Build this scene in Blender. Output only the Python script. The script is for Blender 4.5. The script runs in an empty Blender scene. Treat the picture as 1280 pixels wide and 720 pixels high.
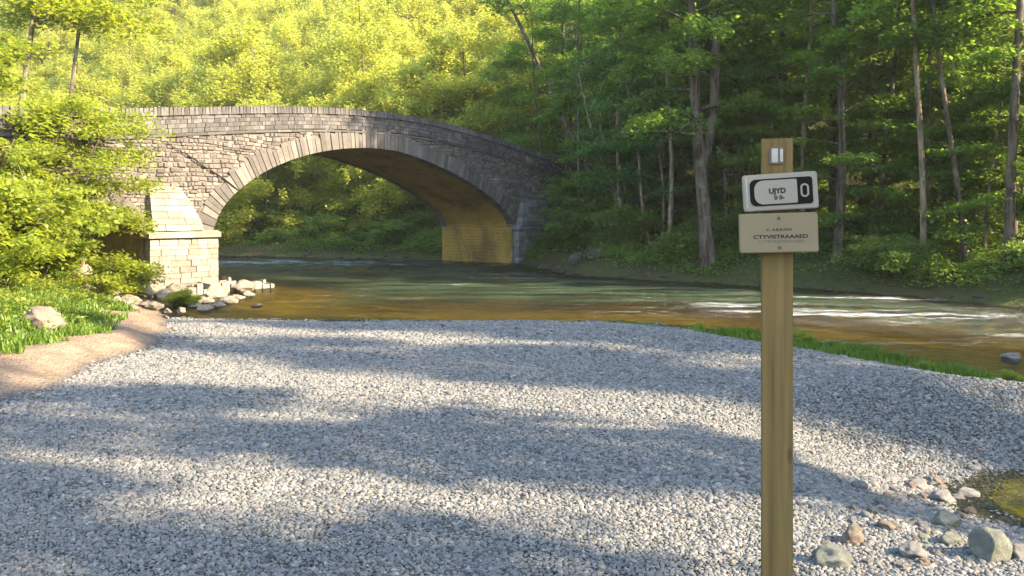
import bpy, math, random
import numpy as np
R = math.radians
scene = bpy.context.scene
C = scene.collection
rng = np.random.default_rng(7)
random.seed(7)
WATER = -0.6
SUN_AZ = np.array([0.93, -0.36]); SUN_AZ = SUN_AZ/np.linalg.norm(SUN_AZ)
SUN_EL = 30.0

# ------------------------------------------------------------------ helpers
def tag(o, label=None, cat=None, group=None, kind=None):
    if label: o['label'] = label
    if cat: o['category'] = cat
    if group: o['group'] = group
    if kind: o['kind'] = kind
    return o

def empty(name, loc=(0,0,0), rz=0.0):
    o = bpy.data.objects.new(name, None); C.objects.link(o)
    o.location = loc; o.rotation_euler = (0,0,rz); o.empty_display_size = .2
    return o

def mesh_from(name, V, F, mat=None, smooth=False, tint=None):
    """V (n,3) ; F list of tuples or (m,k) array"""
    me = bpy.data.meshes.new(name)
    V = np.asarray(V, dtype=np.float32)
    if isinstance(F, np.ndarray):
        m, k = F.shape
        me.vertices.add(len(V)); me.vertices.foreach_set('co', V.ravel())
        me.loops.add(m*k); me.loops.foreach_set('vertex_index', F.astype(np.int32).ravel())
        me.polygons.add(m)
        me.polygons.foreach_set('loop_start', np.arange(0, m*k, k, dtype=np.int32))
        me.update(calc_edges=True)
    else:
        me.from_pydata([tuple(v) for v in V.tolist()], [], [tuple(f) for f in F]); me.update()
    if mat: me.materials.append(mat)
    if smooth: me.polygons.foreach_set('use_smooth', np.ones(len(me.polygons), dtype=bool))
    if tint is not None:
        a = me.attributes.new('tint', 'FLOAT', 'FACE')
        a.data.foreach_set('value', np.asarray(tint, dtype=np.float32))
    return me

def obj(name, me, parent=None, loc=None, rot=None):
    o = bpy.data.objects.new(name, me); C.objects.link(o)
    if parent: o.parent = parent
    if loc is not None: o.location = loc
    if rot is not None: o.rotation_euler = rot
    return o

class MB:
    def __init__(s): s.V=[]; s.F=[]; s.T=[]; s.n=0
    def add(s, V, F, t=0.5):
        V=[tuple(map(float,v)) for v in V]
        s.V += V; s.F += [tuple(i+s.n for i in f) for f in F]; s.T += [t]*len(F); s.n += len(V)
    def hexa(s, P, t=0.5):
        s.add(P, [(0,3,2,1),(4,5,6,7),(0,1,5,4),(1,2,6,5),(2,3,7,6),(3,0,4,7)], t)
    def box(s, a, b, t=0.5):
        x0,y0,z0=a; x1,y1,z1=b
        s.hexa([(x0,y0,z0),(x1,y0,z0),(x1,y1,z0),(x0,y1,z0),(x0,y0,z1),(x1,y0,z1),(x1,y1,z1),(x0,y1,z1)], t)
    def tube(s, P, r, n=8, t=0.5, cap=True):
        P=np.asarray(P,float); r=np.asarray(r,float)
        T=np.gradient(P,axis=0); T/=np.linalg.norm(T,axis=1)[:,None]+1e-9
        ref=np.array([0,0,1.]) if abs(T[0][2])<.8 else np.array([1.,0,0])
        V=[]
        for i in range(len(P)):
            a=np.cross(T[i],ref); a/=np.linalg.norm(a)+1e-9; b=np.cross(T[i],a)
            for k in range(n):
                th=2*math.pi*k/n
                V.append(P[i]+r[i]*(a*math.cos(th)+b*math.sin(th)))
        F=[]
        for i in range(len(P)-1):
            for k in range(n):
                F.append((i*n+k,i*n+(k+1)%n,(i+1)*n+(k+1)%n,(i+1)*n+k))
        if cap: F.append(tuple(range(n))[::-1]); F.append(tuple((len(P)-1)*n+k for k in range(n)))
        s.add(V,F,t)
    def mesh(s, name, mat, smooth=False): return mesh_from(name, np.array(s.V), s.F, mat, smooth, s.T)

def hash2(ix, iy, seed):
    h = (ix.astype(np.int64)*374761393 + iy.astype(np.int64)*668265263 + seed*1442695041) & 0xffffffff
    h = ((h ^ (h>>13))*1274126177) & 0xffffffff
    return ((h ^ (h>>16)) & 0xffff)/65535.0
def vnoise(x, y, seed=0):
    x=np.asarray(x,float); y=np.asarray(y,float)
    ix=np.floor(x); iy=np.floor(y); fx=x-ix; fy=y-iy
    fx=fx*fx*(3-2*fx); fy=fy*fy*(3-2*fy)
    a=hash2(ix,iy,seed); b=hash2(ix+1,iy,seed); c=hash2(ix,iy+1,seed); d=hash2(ix+1,iy+1,seed)
    return (a*(1-fx)+b*fx)*(1-fy)+(c*(1-fx)+d*fx)*fy
def fbm(x,y,seed=0,o=4):
    v=0; a=.5
    for i in range(o): v=v+a*vnoise(x*2**i,y*2**i,seed+i*17); a*=.5
    return v/(1-.5**o)
def sm(t): t=np.clip(t,0,1); return t*t*(3-2*t)

# ------------------------------------------------------------------ materials
def newmat(name):
    m = bpy.data.materials.new(name); m.use_nodes=True
    nt=m.node_tree; nt.nodes.clear()
    return m, nt
def N(nt, t, **kw):
    n=nt.nodes.new(t)
    for k,v in kw.items():
        if k.startswith('i_'):
            key=k[2:]; key=int(key) if key.isdigit() else key.replace('_',' ')
            n.inputs[key].default_value=v
        else: setattr(n,k,v)
    return n
def L(nt,a,b): nt.links.new(a,b)
def ramp(nt, fac, stops, interp='LINEAR'):
    r=nt.nodes.new('ShaderNodeValToRGB'); cr=r.color_ramp; cr.interpolation=interp
    while len(cr.elements)<len(stops): cr.elements.new(.5)
    for e,(p,c) in zip(cr.elements,stops): e.position=p; e.color=(*c,1)
    L(nt,fac,r.inputs[0]); return r.outputs[0]
def mixc(nt, fac, a, b, bt='MIX'):
    m=nt.nodes.new('ShaderNodeMix'); m.data_type='RGBA'; m.blend_type=bt
    if isinstance(fac,(int,float)): m.inputs[0].default_value=fac
    else: L(nt,fac,m.inputs[0])
    for s,i in ((a,6),(b,7)):
        if isinstance(s,tuple): m.inputs[i].default_value=(*s,1)
        else: L(nt,s,m.inputs[i])
    return m.outputs[2]
def noise(nt, scale, detail=4, rough=.55, vec=None, stretch=None, coord='Object'):
    n=N(nt,'ShaderNodeTexNoise'); n.inputs['Scale'].default_value=scale; n.inputs['Detail'].default_value=detail; n.inputs['Roughness'].default_value=rough
    if vec is None:
        tc=N(nt,'ShaderNodeTexCoord'); vec=tc.outputs[coord]
    if stretch:
        mp=N(nt,'ShaderNodeMapping'); mp.inputs['Scale'].default_value=stretch; L(nt,vec,mp.inputs[0]); vec=mp.outputs[0]
    L(nt,vec,n.inputs['Vector']); return n.outputs['Fac']
def math_(nt,op,a,b=None,clamp=False):
    m=nt.nodes.new('ShaderNodeMath'); m.operation=op; m.use_clamp=clamp
    for s,i in ((a,0),(b,1)):
        if s is None: continue
        if isinstance(s,(int,float)): m.inputs[i].default_value=s
        else: L(nt,s,m.inputs[i])
    return m.outputs[0]
def attr(nt,name):
    a=nt.nodes.new('ShaderNodeAttribute'); a.attribute_name=name; return a.outputs['Fac']
def princ(nt, col, rough=.85, bump=None, bstr=.5, bdist=.02, spec=.3):
    p=nt.nodes.new('ShaderNodeBsdfPrincipled'); o=nt.nodes.new('ShaderNodeOutputMaterial')
    if isinstance(col,tuple): p.inputs['Base Color'].default_value=(*col,1)
    else: L(nt,col,p.inputs['Base Color'])
    if isinstance(rough,(int,float)): p.inputs['Roughness'].default_value=rough
    else: L(nt,rough,p.inputs['Roughness'])
    p.inputs['Specular IOR Level'].default_value=spec
    if bump is not None:
        b=nt.nodes.new('ShaderNodeBump'); b.inputs['Strength'].default_value=bstr; b.inputs['Distance'].default_value=bdist
        L(nt,bump,b.inputs['Height']); L(nt,b.outputs[0],p.inputs['Normal'])
    L(nt,p.outputs[0],o.inputs[0]); return p

def leaf_mat(name, dark, light, trans, tmix=.45):
    m,nt=newmat(name)
    t=attr(nt,'tint')
    oi=N(nt,'ShaderNodeObjectInfo')
    f=math_(nt,'ADD',math_(nt,'MULTIPLY',t,.75),math_(nt,'MULTIPLY',oi.outputs['Random'],.25))
    col=mixc(nt,f,dark,light)
    tr=mixc(nt,f,tuple(c*.65 for c in trans),trans)
    d=N(nt,'ShaderNodeBsdfDiffuse'); L(nt,col,d.inputs[0])
    tl=N(nt,'ShaderNodeBsdfTranslucent'); L(nt,tr,tl.inputs[0])
    g=N(nt,'ShaderNodeBsdfGlossy'); g.inputs['Roughness'].default_value=.45; g.inputs[0].default_value=(.5,.55,.5,1)
    a=N(nt,'ShaderNodeMixShader'); a.inputs[0].default_value=tmix; L(nt,d.outputs[0],a.inputs[1]); L(nt,tl.outputs[0],a.inputs[2])
    b=N(nt,'ShaderNodeMixShader'); b.inputs[0].default_value=.05; L(nt,a.outputs[0],b.inputs[1]); L(nt,g.outputs[0],b.inputs[2])
    o=N(nt,'ShaderNodeOutputMaterial'); L(nt,b.outputs[0],o.inputs[0])
    return m
M={}
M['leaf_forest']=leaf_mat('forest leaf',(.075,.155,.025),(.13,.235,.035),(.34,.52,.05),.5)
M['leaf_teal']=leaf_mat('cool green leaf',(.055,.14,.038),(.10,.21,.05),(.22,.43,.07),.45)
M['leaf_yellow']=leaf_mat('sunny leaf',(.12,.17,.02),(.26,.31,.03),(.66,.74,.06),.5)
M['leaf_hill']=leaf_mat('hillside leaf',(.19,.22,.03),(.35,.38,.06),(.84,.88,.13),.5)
M['leaf_low']=leaf_mat('undergrowth leaf',(.085,.165,.022),(.16,.26,.035),(.34,.48,.05),.45)
M['grass']=leaf_mat('grass blade',(.07,.15,.02),(.16,.25,.03),(.30,.45,.04),.4)
M['grass_dry']=leaf_mat('weed leaf',(.14,.19,.02),(.28,.30,.04),(.5,.52,.05),.4)

def bark(name, a, b, lich):
    m,nt=newmat(name)
    n1=noise(nt,9,6,.65,stretch=(1,1,.12)); n2=noise(nt,2.2,4,.6); n3=noise(nt,40,3,.6,stretch=(1,1,.3))
    col=ramp(nt,n1,[(.40,a),(.57,b)])
    lf=ramp(nt,n2,[(.52,(0,0,0)),(.66,(1,1,1))])
    col=mixc(nt,math_(nt,'MULTIPLY',lf,.7),col,lich)
    h=math_(nt,'ADD',n1,math_(nt,'MULTIPLY',n3,.3))
    princ(nt,col,.95,h,1.0,.05,.1); return m
M['bark']=bark('bark',(.045,.034,.026),(.15,.115,.085),(.20,.19,.15))
M['bark_pale']=bark('pale bark',(.07,.055,.04),(.24,.20,.15),(.34,.30,.24))
M['bark_thin']=bark('thin bark',(.10,.075,.05),(.30,.22,.15),(.36,.32,.24))

def stone_mat(name, stops, mossamt=0, scale=3.0):
    m,nt=newmat(name)
    t=attr(nt,'tint'); n1=noise(nt,scale*6,6,.65); n2=noise(nt,scale*.25,3,.5); n3=noise(nt,45,4,.7)
    f=math_(nt,'ADD',math_(nt,'ADD',math_(nt,'MULTIPLY',t,.38),.09),math_(nt,'MULTIPLY',n1,.45))
    col=ramp(nt,f,stops)
    n6=noise(nt,scale*.9,5,.65); n2=math_(nt,'ADD',math_(nt,'MULTIPLY',n2,.5),math_(nt,'MULTIPLY',n6,.5)); col=mixc(nt,ramp(nt,n2,[(.42,(.25,.25,.25)),(.56,(1,1,1))]),mixc(nt,.6,col,(.07,.065,.06)),col)
    if mossamt:
        n4=noise(nt,2.1,6,.7)
        col=mixc(nt,math_(nt,'MULTIPLY',ramp(nt,n4,[(.5,(0,0,0)),(.62,(1,1,1))]),mossamt),col,(.10,.12,.03))
    h=math_(nt,'ADD',n1,math_(nt,'MULTIPLY',n3,.5))
    princ(nt,col,.92,h,.8,.03,.15); return m
M['stone']=stone_mat('bridge stone',[(.2,(.055,.050,.046)),(.40,(.125,.112,.102)),(.60,(.20,.175,.153)),(.85,(.33,.28,.24))],.15)
M['ring']=stone_mat('voussoir stone',[(.2,(.065,.06,.056)),(.5,(.14,.128,.116)),(.8,(.24,.215,.19))],.1)
M['pier']=stone_mat('pier stone',[(.2,(.19,.17,.13)),(.5,(.28,.25,.20)),(.8,(.36,.325,.265))],.12)
M['abut']=stone_mat('abutment stone',[(.2,(.09,.09,.09)),(.5,(.18,.18,.178)),(.8,(.28,.275,.265))],.25)
M['coping']=stone_mat('coping stone',[(.2,(.05,.048,.047)),(.5,(.108,.103,.10)),(.8,(.19,.18,.173))],.12)
M['rock']=stone_mat('river rock',[(.2,(.17,.17,.165)),(.5,(.29,.285,.27)),(.8,(.40,.39,.36))],.12,2)
M['rock_green']=stone_mat('greenish river rock',[(.2,(.16,.175,.14)),(.5,(.27,.285,.235)),(.8,(.37,.38,.31))],.3,2)
M['rock_tan']=stone_mat('tan rock',[(.2,(.17,.13,.10)),(.5,(.27,.215,.17)),(.8,(.38,.32,.26))],.1,2)
M['rock_dark']=stone_mat('dark bank rock',[(.2,(.03,.027,.025)),(.5,(.065,.06,.055)),(.8,(.12,.11,.10))],.4,2)
def mortar(name,a,b):
    m,nt=newmat(name); n1=noise(nt,14,6,.7); princ(nt,ramp(nt,n1,[(.3,a),(.7,b)]),.95,n1,.8,.04,.1); return m
M['mortar']=mortar('mortar core',(.09,.08,.07),(.20,.18,.155))
# soffit: coursed stone stained ochre, warm bounce light put into the colour
m,nt=newmat('bounce tinted ochre soffit stone')
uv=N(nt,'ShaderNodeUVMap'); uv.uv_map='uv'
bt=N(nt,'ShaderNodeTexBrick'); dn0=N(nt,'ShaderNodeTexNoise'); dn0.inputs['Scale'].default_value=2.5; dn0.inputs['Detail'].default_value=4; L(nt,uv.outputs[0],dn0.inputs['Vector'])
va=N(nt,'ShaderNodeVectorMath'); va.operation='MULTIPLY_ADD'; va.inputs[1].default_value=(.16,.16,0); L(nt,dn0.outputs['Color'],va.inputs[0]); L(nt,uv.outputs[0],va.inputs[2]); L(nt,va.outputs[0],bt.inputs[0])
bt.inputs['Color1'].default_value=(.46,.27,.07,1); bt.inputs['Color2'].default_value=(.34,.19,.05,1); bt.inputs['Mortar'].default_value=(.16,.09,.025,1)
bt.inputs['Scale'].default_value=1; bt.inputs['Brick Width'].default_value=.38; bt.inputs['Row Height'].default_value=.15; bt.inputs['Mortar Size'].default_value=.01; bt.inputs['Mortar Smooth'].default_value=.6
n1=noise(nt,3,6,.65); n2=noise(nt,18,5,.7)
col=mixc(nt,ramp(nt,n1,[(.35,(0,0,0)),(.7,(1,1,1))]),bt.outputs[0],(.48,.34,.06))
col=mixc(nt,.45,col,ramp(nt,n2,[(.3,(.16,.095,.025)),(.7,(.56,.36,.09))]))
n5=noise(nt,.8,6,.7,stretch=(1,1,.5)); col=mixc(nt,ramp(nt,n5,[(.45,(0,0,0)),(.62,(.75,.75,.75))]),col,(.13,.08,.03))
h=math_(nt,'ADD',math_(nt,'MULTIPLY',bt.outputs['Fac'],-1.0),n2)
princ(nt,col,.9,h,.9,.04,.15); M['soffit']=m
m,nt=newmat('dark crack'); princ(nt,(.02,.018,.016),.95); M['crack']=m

# pebble (random per instance)
def pebble_mat():
    m,nt=newmat('gravel pebble')
    oi=N(nt,'ShaderNodeObjectInfo'); n1=noise(nt,1.5,4,.6)
    col=ramp(nt,oi.outputs['Random'],[(0,(.02,.02,.018)),(.10,(.06,.062,.058)),(.22,(.11,.114,.107)),(.5,(.15,.155,.147)),(.78,(.195,.195,.183)),(.92,(.235,.185,.14)),(1,(.33,.32,.30))])
    col=mixc(nt,.25,col,ramp(nt,n1,[(.3,(.105,.11,.10)),(.7,(.22,.222,.205))]))
    princ(nt,col,.75,n1,.3,.01,.3); return m
M['pebble']=pebble_mat()

# ground: attributes gravel / grassy / dirt / bed
m,nt=newmat('ground')
tc=N(nt,'ShaderNodeTexCoord')
v=N(nt,'ShaderNodeTexVoronoi'); v.inputs['Scale'].default_value=26; L(nt,tc.outputs['Object'],v.inputs['Vector'])
nz=noise(nt,3.5,6,.65); nf=noise(nt,40,4,.7); nb=noise(nt,.6,4,.6)
vc=N(nt,'ShaderNodeSeparateColor'); L(nt,v.outputs['Color'],vc.inputs[0])
gcol=ramp(nt,vc.outputs[0],[(0,(.08,.08,.08)),(.5,(.13,.13,.13)),(1,(.20,.195,.19))])
gcol=mixc(nt,ramp(nt,v.outputs['Distance'],[(.35,(0,0,0)),(.7,(1,1,1))]),gcol,(.05,.047,.043))
fcol=ramp(nt,nz,[(.3,(.035,.025,.015)),(.5,(.075,.05,.028)),(.7,(.06,.075,.02))])
gr=ramp(nt,nz,[(.3,(.05,.09,.015)),(.7,(.09,.12,.025))])
dcol=ramp(nt,nz,[(.25,(.17,.125,.08)),(.5,(.28,.205,.14)),(.75,(.37,.285,.20))])
dcol=mixc(nt,ramp(nt,nf,[(.35,(.8,.8,.8)),(.5,(0,0,0))]),dcol,(.10,.075,.055))
bed=ramp(nt,nz,[(.25,(.24,.14,.02)),(.5,(.56,.36,.05)),(.75,(.72,.50,.10))])
bed=mixc(nt,ramp(nt,vc.outputs[1],[(.4,(0,0,0)),(1,(.8,.8,.8))]),bed,(.42,.30,.12))
col=mixc(nt,attr(nt,'grassy'),fcol,gr)
col=mixc(nt,attr(nt,'dirt'),col,dcol)
col=mixc(nt,attr(nt,'gravel'),col,gcol)
bed=mixc(nt,attr(nt,'algae'),bed,ramp(nt,nz,[(.3,(.20,.18,.02)),(.6,(.52,.46,.04))]))
col=mixc(nt,attr(nt,'bed'),col,bed)
h=math_(nt,'SUBTRACT',nf,math_(nt,'MULTIPLY',v.outputs['Distance'],1.2))
princ(nt,col,.9,h,.9,.03,.2); M['ground']=m

# water
m,nt=newmat('river water')
tc=N(nt,'ShaderNodeTexCoord')
mp=N(nt,'ShaderNodeMapping'); mp.inputs['Rotation'].default_value=(0,0,R(18)); mp.inputs['Scale'].default_value=(.6,2.9,1); L(nt,tc.outputs['Object'],mp.inputs[0])
w1=noise(nt,2.2,5,.6,vec=mp.outputs[0]); w2=noise(nt,9,4,.6,vec=mp.outputs[0])
w0=noise(nt,.75,3,.55,vec=mp.outputs[0])
hgt=math_(nt,'ADD',math_(nt,'MULTIPLY',w0,2.2),math_(nt,'ADD',w1,math_(nt,'MULTIPLY',w2,.35)))
bp=N(nt,'ShaderNodeBump'); bp.inputs['Strength'].default_value=1.0; bp.inputs['Distance'].default_value=.26; L(nt,hgt,bp.inputs['Height'])
fr=N(nt,'ShaderNodeFresnel'); fr.inputs[0].default_value=1.33; L(nt,bp.outputs[0],fr.inputs['Normal'])
tp=N(nt,'ShaderNodeBsdfTransparent'); tp.inputs[0].default_value=(.84,.82,.50,1)
df=N(nt,'ShaderNodeBsdfDiffuse'); df.inputs[0].default_value=(.035,.055,.028,1)
mx0=N(nt,'ShaderNodeMixShader'); L(nt,math_(nt,'MULTIPLY',attr(nt,'deep'),ramp(nt,w0,[(.4,(.12,.12,.12)),(.58,(1,1,1))])),mx0.inputs[0]); L(nt,tp.outputs[0],mx0.inputs[1]); L(nt,df.outputs[0],mx0.inputs[2])
gl=N(nt,'ShaderNodeBsdfGlossy'); gl.inputs['Roughness'].default_value=.09; L(nt,bp.outputs[0],gl.inputs['Normal'])
mx=N(nt,'ShaderNodeMixShader'); L(nt,fr.outputs[0],mx.inputs[0]); L(nt,mx0.outputs[0],mx.inputs[1]); L(nt,gl.outputs[0],mx.inputs[2])
fm=N(nt,'ShaderNodeBsdfDiffuse'); fm.inputs[0].default_value=(.75,.78,.8,1)  # white foam colour, also used to paint pale sky reflection streaks
fn=math_(nt,'ADD',math_(nt,'MULTIPLY',w0,.7),math_(nt,'ADD',math_(nt,'MULTIPLY',w1,.45),math_(nt,'MULTIPLY',w2,.65)))
foam_sheen=math_(nt,'MULTIPLY',math_(nt,'SUBTRACT',math_(nt,'ADD',fn,math_(nt,'MULTIPLY',attr(nt,'riffle_sheen'),.28)),1.085),4.0,True)
mf=N(nt,'ShaderNodeMixShader'); L(nt,math_(nt,'MULTIPLY',foam_sheen,.7),mf.inputs[0]); L(nt,mx.outputs[0],mf.inputs[1]); L(nt,fm.outputs[0],mf.inputs[2])
o=N(nt,'ShaderNodeOutputMaterial'); L(nt,mf.outputs[0],o.inputs[0]); M['water']=m

# wood post
m,nt=newmat('weathered treated timber')
g1=noise(nt,16,6,.7,stretch=(1,1,.035)); g2=noise(nt,70,4,.6,stretch=(1,1,.03)); g3=noise(nt,1.4,3,.5)
col=ramp(nt,g1,[(.25,(.11,.065,.022)),(.5,(.20,.125,.042)),(.75,(.29,.19,.075))])
col=mixc(nt,ramp(nt,g2,[(.3,(.7,.7,.7)),(.48,(0,0,0))]),col,(.12,.08,.03))
col=mixc(nt,math_(nt,'MULTIPLY',ramp(nt,g3,[(.4,(0,0,0)),(.7,(1,1,1))]),.35),col,(.17,.145,.055))
g4=noise(nt,34,3,.6,stretch=(1,1,.018)); col=mixc(nt,ramp(nt,g4,[(.30,(.9,.9,.9)),(.345,(0,0,0))]),col,(.035,.025,.012))
# knots
kn=N(nt,'ShaderNodeTexVoronoi'); kn.inputs['Scale'].default_value=5
tcx=N(nt,'ShaderNodeTexCoord'); mpk=N(nt,'ShaderNodeMapping'); mpk.inputs['Scale'].default_value=(1.6,1.6,.55); L(nt,tcx.outputs['Object'],mpk.inputs[0]); L(nt,mpk.outputs[0],kn.inputs['Vector'])
col=mixc(nt,ramp(nt,kn.outputs['Distance'],[(.04,(.75,.75,.75)),(.09,(0,0,0))]),col,(.09,.055,.02))
princ(nt,col,.8,g2,.5,.004,.25); M['wood']=m
def plain(name,c,rough=.6,var=.12,spec=.2):
    m,nt=newmat(name); n1=noise(nt,30,5,.7); n2=noise(nt,5,3,.6)
    cc=mixc(nt,math_(nt,'MULTIPLY',n1,var*2),c,tuple(x*.55 for x in c))
    cc=mixc(nt,math_(nt,'MULTIPLY',ramp(nt,n2,[(.5,(0,0,0)),(.75,(1,1,1))]),var*2),cc,(.30,.24,.15))
    princ(nt,cc,rough,n1,.1,.002,spec); return m
M['plate_white']=plain('white plate paint',(.36,.31,.235)); M['plate_black']=plain('black panel paint',(.014,.014,.012),.8,.02,.1)
M['plate_tan']=plain('tan sign paint',(.29,.22,.125)); M['label_white']=plain('faded label',(.55,.50,.42),.6,.2)
M['ink']=plain('dark ink',(.03,.028,.025),.6,.05); M['metal']=plain('screw metal',(.12,.10,.08),.4,.3)
M['ink_soft']=plain('faded ink',(.16,.13,.10),.6,.1)

# ------------------------------------------------------------------ terrain
NEAR=[(-90,45),(-40,36),(-18,31),(-12.6,26.9),(-9.0,24.2),(-8.2,21.5),(-7.7,18.5),(-6.8,17.2),(-3,16.9),(2.4,16.8),(3.5,15.9),(4.5,14.6),(5.4,13.1),(6.0,11.8),(6.7,10.5),
      (8.0,9.4),(8.6,8.2),(7.4,7.2),(5.6,7.15),(4.75,7.05),(4.15,6.8),(3.75,6.45),(3.55,5.95),(3.85,5.6),(4.6,5.35),(6.5,5.0),(9,3),(12,-3),(16,-12),(34,-60)]
FAR=[(40,-60),(24,-14),(18.5,-1),(15.6,8),(14.3,13),(13.0,18.0),(10.6,22.6),(8.8,24.6),(5.6,26.9),(2.6,29.5),(1.0,35.2),(-0.2,37.6),(-3.3,39.6),(-5.6,40.5),(-16,44.5),(-40,52),(-90,62)]
POLY=np.array(NEAR+FAR,float)
def seg_dist(px,py,A,B):
    d=B-A; L2=(d**2).sum(); t=np.clip(((px-A[0])*d[0]+(py-A[1])*d[1])/L2,0,1)
    return np.hypot(px-(A[0]+t*d[0]),py-(A[1]+t*d[1]))
def river_sd(px,py):
    px=np.asarray(px,float); py=np.asarray(py,float)
    dn=np.full(px.shape,1e9); df=np.full(px.shape,1e9); ins=np.zeros(px.shape,bool)
    n=len(POLY); nn=len(NEAR)
    for i in range(n):
        A=POLY[i]; B=POLY[(i+1)%n]
        if i<nn-1: dn=np.minimum(dn,seg_dist(px,py,A,B))
        elif i>=nn and i<n-1: df=np.minimum(df,seg_dist(px,py,A,B))
        c=((A[1]>py)!=(B[1]>py))
        xi=A[0]+(py-A[1])*(B[0]-A[0])/((B[1]-A[1])+1e-12)
        ins^=(c&(px<xi))
    return dn,df,ins
GB=np.array([[-30,-5.2],[0,-4.4],[3,-4.35],[7.3,-4.7],[9.2,-4.95],[11,-5.2],[12.8,-5.55],[14.5,-6.2],[16.5,-7.2],[21,-8.6],[24,-10],[60,-30]])
def left_b(x,y):   # distance left of the gravel border (positive = on bank)
    w=.18*(vnoise(y*1.3,y*0,5)-.5)*2
    return (np.interp(y,GB[:,0],GB[:,1])+w-x)
def height(x,y):
    x=np.asarray(x,float); y=np.asarray(y,float)
    dn,df,ins=river_sd(x,y)
    wob=fbm(x*.9,y*.9,3)-.5
    base=np.interp(y,[-60,2.5,8,13,17,25],[0.1,0,-.20,-.36,-.46,-.46])+.05*wob
    b=left_b(x,y)
    bank=.20*sm(b/.7)+.28*sm((b-.7)/2.5)+.08*np.clip(b-1,0,8)+.10*(fbm(x*2,y*2,9)-.5)*sm(b/1.0)
    nearh=base+np.where(b>0,bank,0)
    mound=3.9*sm(1-np.hypot(x+19,y-10)/9.5); nearh=nearh+mound
    nearh=nearh+np.clip(-x-25,0,60)*.35*sm((-x-25)/10)
    k=sm(dn/2.3); nearz=(WATER-.02)*(1-k)+nearh*k
    d=df
    slope=np.interp(d,[0,1.2,4,10,20,40,90,160,400],[-.62,.0,.5,2.0,6.0,18,48,70,80])
    farz=slope+(fbm(x*.35,y*.35,21)-.5)*np.clip(d*.15,0,2.5)+.22*(fbm(x*1.7,y*1.7,23)-.5)*sm(d/1.5)
    out=np.where(dn<df,nearz,farz)
    di=np.minimum(dn,df)
    bedz=WATER-.02-.45*sm(dn/8)*sm(df/2.5)-.04*sm(di/.5)+.05*(fbm(x*2.2,y*2.2,31)-.5)-.05*sm(di/.6)
    return np.where(ins,bedz,out)
def H(x,y): return float(height(np.array([x]),np.array([y]))[0])

def axis(parts):
    a=[]
    for s,e,st in parts: a.append(np.arange(s,e,st))
    a.append([parts[-1][1]]); return np.unique(np.round(np.concatenate(a),4))
xs=axis([(-320,-60,20),(-60,-16,2.0),(-16,-9,.4),(-9,9,.14),(9,20,.4),(20,60,2),(60,320,20)])
ys=axis([(-120,-10,10),(-10,2,1.0),(2,18,.14),(18,46,.45),(46,130,2.0),(130,420,20)])
X,Y=np.meshgrid(xs,ys); Z=height(X,Y)
# hand-written small relief on the dirt bank and gravel
dn,df,ins=river_sd(X,Y); b=left_b(X,Y)
Z=Z+np.where(~ins,.02*(fbm(X*5,Y*5,41)-.5),0)
nx,ny=len(xs),len(ys)
idx=np.arange(nx*ny).reshape(ny,nx)
F=np.stack([idx[:-1,:-1],idx[:-1,1:],idx[1:,1:],idx[1:,:-1]],-1).reshape(-1,4)
me=mesh_from('ground',np.stack([X,Y,Z],-1).reshape(-1,3),F,M['ground'],True)
nearside=(dn<df)&(~ins)
gw=fbm(X*1.5,Y*1.5,51)-.5
grav=np.where(nearside,sm(1-(b+.1*gw)/.25),0.0)
dirt=np.where(nearside,sm((b+.2)/.3)*sm((1.25+1.6*gw-b)/.5+ .5),0.0)
grassy=np.where(nearside,sm((b-.8)/.6),np.clip(1.2*(fbm(X*.5,Y*.5,61)),0,1)*.6)
bedm=np.where(ins&((dn<df)|(df>1.4)),1.0,0.0)*sm((WATER-.005-Z)/.04)
for nme,arr in (('gravel',grav),('dirt',dirt),('grassy',grassy),('bed',bedm),('algae',sm(1.6-np.hypot((X-4.8)/2.6,(Y-6.2)/1.3)))):
    a=me.attributes.new(nme,'FLOAT','POINT'); a.data.foreach_set('value',arr.astype(np.float32).ravel())
tag(obj('ground',me),kind='structure')

# water sheet, gently rippled
xw=axis([(-90,-14,2.5),(-14,20,.22),(20,90,2.5)]); yw=axis([(-60,3,3),(3,46,.2),(46,64,1)])
XW,YW=np.meshgrid(xw,yw)
dnw,dfw,insw=river_sd(XW,YW)
c,s=math.cos(R(18)),math.sin(R(18)); U=XW*c+YW*s; W=-XW*s+YW*c
riff_sheen=np.zeros_like(XW)
for (cx,cy,rx,ry,a) in ((9.2,17.8,5.5,1.2,.85),(5.4,20.0,2.2,.6,.95),(0,29,3.5,1.6,.5),(7.8,16.2,1.2,.4,.7),(7.0,13.8,3.0,.45,.35),(11.5,14.3,3.0,1.0,1.0),(10.4,21.3,3.0,.5,.8),(-2,26,3,1.0,.25),(-9,38,9,3.0,.62)):  # foam riffles, plus painted bluish reflection patches near the bridge
    riff_sheen=np.maximum(riff_sheen,a*np.exp(-(((XW-cx)*c*1-(YW-cy)*.25)/rx)**2-((YW-cy+.12*(XW-cx))/ry)**2))
ZW=WATER+.05*(fbm(U*.5,W*1.7,71)-.5)+(.03+.10*riff_sheen)*(fbm(U*1.2,W*3.2,73)-.5)+.05*(fbm(U*.45,W*1.3,75)-.5)
nx,ny=len(xw),len(yw); idx=np.arange(nx*ny).reshape(ny,nx)
F=np.stack([idx[:-1,:-1],idx[:-1,1:],idx[1:,1:],idx[1:,:-1]],-1).reshape(-1,4)
keep=(insw|(np.minimum(dnw,dfw)<3.0)).ravel()
F=F[keep[F].any(axis=1)]
me=mesh_from('water',np.stack([XW,YW,ZW],-1).reshape(-1,3),F,M['water'],True)
a=me.attributes.new('riffle_sheen','FLOAT','POINT'); a.data.foreach_set('value',riff_sheen.astype(np.float32).ravel())
deep=np.where(insw,.88*sm((dnw-2.0)/4.0)*sm((dfw-.5)/2.0),0)
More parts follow.
